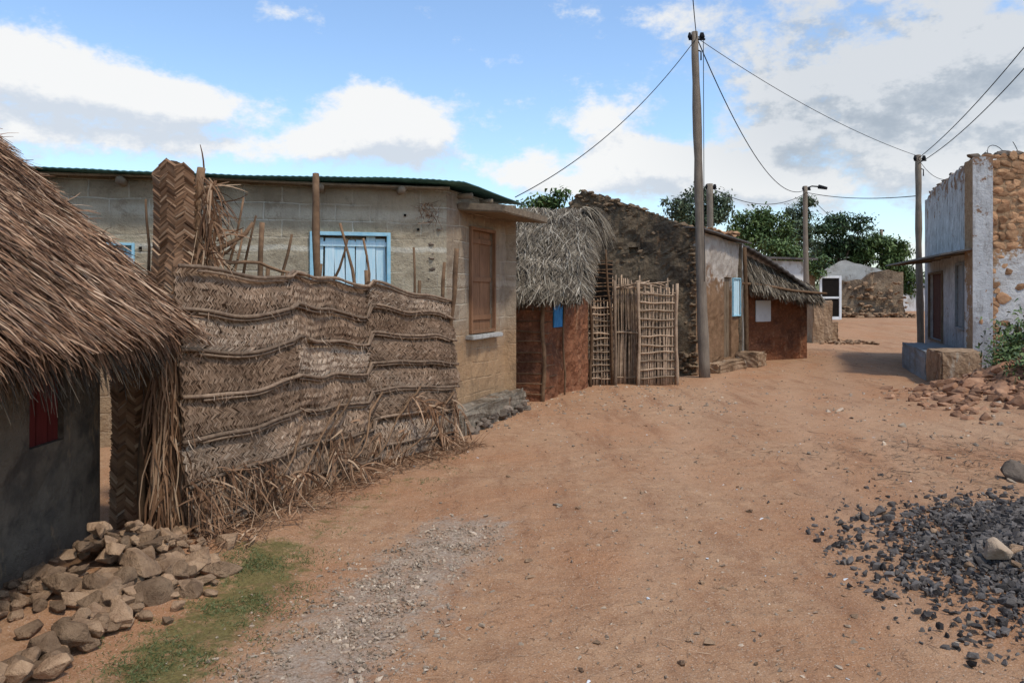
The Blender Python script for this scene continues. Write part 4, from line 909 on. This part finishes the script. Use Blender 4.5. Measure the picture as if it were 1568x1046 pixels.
# ---------------------------------------------------------------- CAMERA
cam=bpy.data.cameras.new('camera'); co=bpy.data.objects.new('camera',cam); S.collection.objects.link(co); S.camera=co
co.location=(0,0,EYE); co.rotation_euler=(math.radians(90),0,0); cam.sensor_width=36; cam.lens=28.0; cam.shift_y=-.0466; cam.clip_end=3000; cam.clip_start=.05
# ---------------------------------------------------------------- LIGHT
SD=Vector((.46,-.52,1.2)).normalized(); el=math.asin(SD.z); az=math.atan2(SD.x,SD.y)
sun=bpy.data.lights.new('sun','SUN'); sun.energy=2.5; sun.angle=math.radians(5); sun.color=(1,.95,.87)
so=bpy.data.objects.new('sun',sun); S.collection.objects.link(so); so.rotation_euler=SD.to_track_quat('Z','Y').to_euler()
w=bpy.data.worlds.new('World'); S.world=w; w.use_nodes=True; nt=w.node_tree
w.cycles.sampling_method='MANUAL'; w.cycles.sample_map_resolution=256
bg=nt.nodes['Background']; bg.inputs[1].default_value=.15
class Wn(M):
    def __init__(s): s.t=nt; s.h=None
wn=Wn(); tc=nt.nodes.new('ShaderNodeTexCoord'); wn.pos=tc.outputs['Generated']
sky=nt.nodes.new('ShaderNodeTexSky'); sky.sky_type='NISHITA'; sky.sun_disc=False; sky.sun_elevation=el; sky.sun_rotation=az
xyz=wn.sep(wn.pos); azn=wn.math('ARCTAN2',xyz[0],xyz[1]); eln=wn.math('ARCSINE',xyz[2])
def density(off):
    cb=nt.nodes.new('ShaderNodeCombineXYZ'); wn.put(cb.inputs[0],wn.math('ADD',azn,off[0])); wn.put(cb.inputs[1],wn.math('ADD',eln,off[1])); P=cb.outputs[0]
    tot=None
    for (u,v,ru,rv,amp) in CL:
        r=(u-784)/FP; a=math.atan(r); e=math.atan((450-v)/FP*math.cos(a))
        s=nt.nodes.new('ShaderNodeVectorMath'); s.operation='SUBTRACT'; wn.put(s.inputs[0],P); s.inputs[1].default_value=(a,e,0)
        k=nt.nodes.new('ShaderNodeVectorMath'); k.operation='MULTIPLY'; wn.put(k.inputs[0],s.outputs[0]); k.inputs[1].default_value=(FP/ru,FP/rv,0)
        dd=nt.nodes.new('ShaderNodeVectorMath'); dd.operation='DOT_PRODUCT'; wn.put(dd.inputs[0],k.outputs[0]); wn.put(dd.inputs[1],k.outputs[0])
        g=wn.math('MULTIPLY',wn.math('EXPONENT',wn.math('MULTIPLY',dd.outputs['Value'],-1)),amp); tot=g if tot is None else wn.math('ADD',tot,g)
    n1=wn.noise(11,5,.66,vec=P,stretch=(1,1.5,1)); n2=wn.noise(3.4,3,.5,vec=P,stretch=(1,1.8,1))
    f=wn.math('ADD',wn.math('MULTIPLY',wn.math('SUBTRACT',n1,.5),2.5),wn.math('MULTIPLY',wn.math('SUBTRACT',n2,.5),1.0))
    return wn.math('ADD',tot,f)
CL=[(30,110,95,48,1.05),(160,140,95,40,1.0),(275,155,80,30,.8),(380,160,70,24,.45),(100,210,170,22,.45),
    (565,165,75,40,1.05),(640,205,80,40,1.05),(510,215,110,30,.85),(360,228,140,18,.55),
    (795,262,70,28,.75),(905,180,60,32,.7),(965,240,90,24,.7),(1035,265,120,34,1.05),(1160,290,80,28,.8),(860,285,80,18,.6),
    (1100,25,180,40,.55),(1420,70,230,60,.80),(1290,150,240,50,.70),(1510,195,160,50,.75),(1400,265,200,30,.75),(1200,215,80,30,.55),(440,20,60,14,.4),
    (-500,200,400,120,.6),(2600,200,700,200,.6)]
D1=density((0,0)); D2=density((-.010,.032))
mask=wn.step(D1,.20,.80); light=wn.step(wn.math('SUBTRACT',D1,D2),-.55,.25)
grey=wn.step(azn,.10,.36); lowb=wn.step(eln,.06,.2)
gf=wn.math('MULTIPLY',wn.math('MULTIPLY',grey,lowb),.80)
ccol=wn.ramp(light,[(0,(.68,.74,.82)),(.5,(.82,.85,.89)),(1,(.97,.97,.96))])
ccol=wn.mix(gf,ccol,wn.ramp(light,[(0,(.36,.42,.49)),(.6,(.46,.52,.59)),(1,(.66,.70,.75))]))
sc=nt.nodes.new('ShaderNodeVectorMath'); sc.operation='SCALE'; wn.put(sc.inputs[0],ccol); sc.inputs['Scale'].default_value=6.5
skyc=wn.mix(1,sky.outputs[0],(1.30,1.42,1.52,1),'MULTIPLY')
mm=wn.math('MULTIPLY',mask,.96)
wn.put(bg.inputs[0],wn.mix(mm,skyc,sc.outputs[0]))
S.view_settings.view_transform='Standard'; S.view_settings.look='None'; S.view_settings.exposure=0
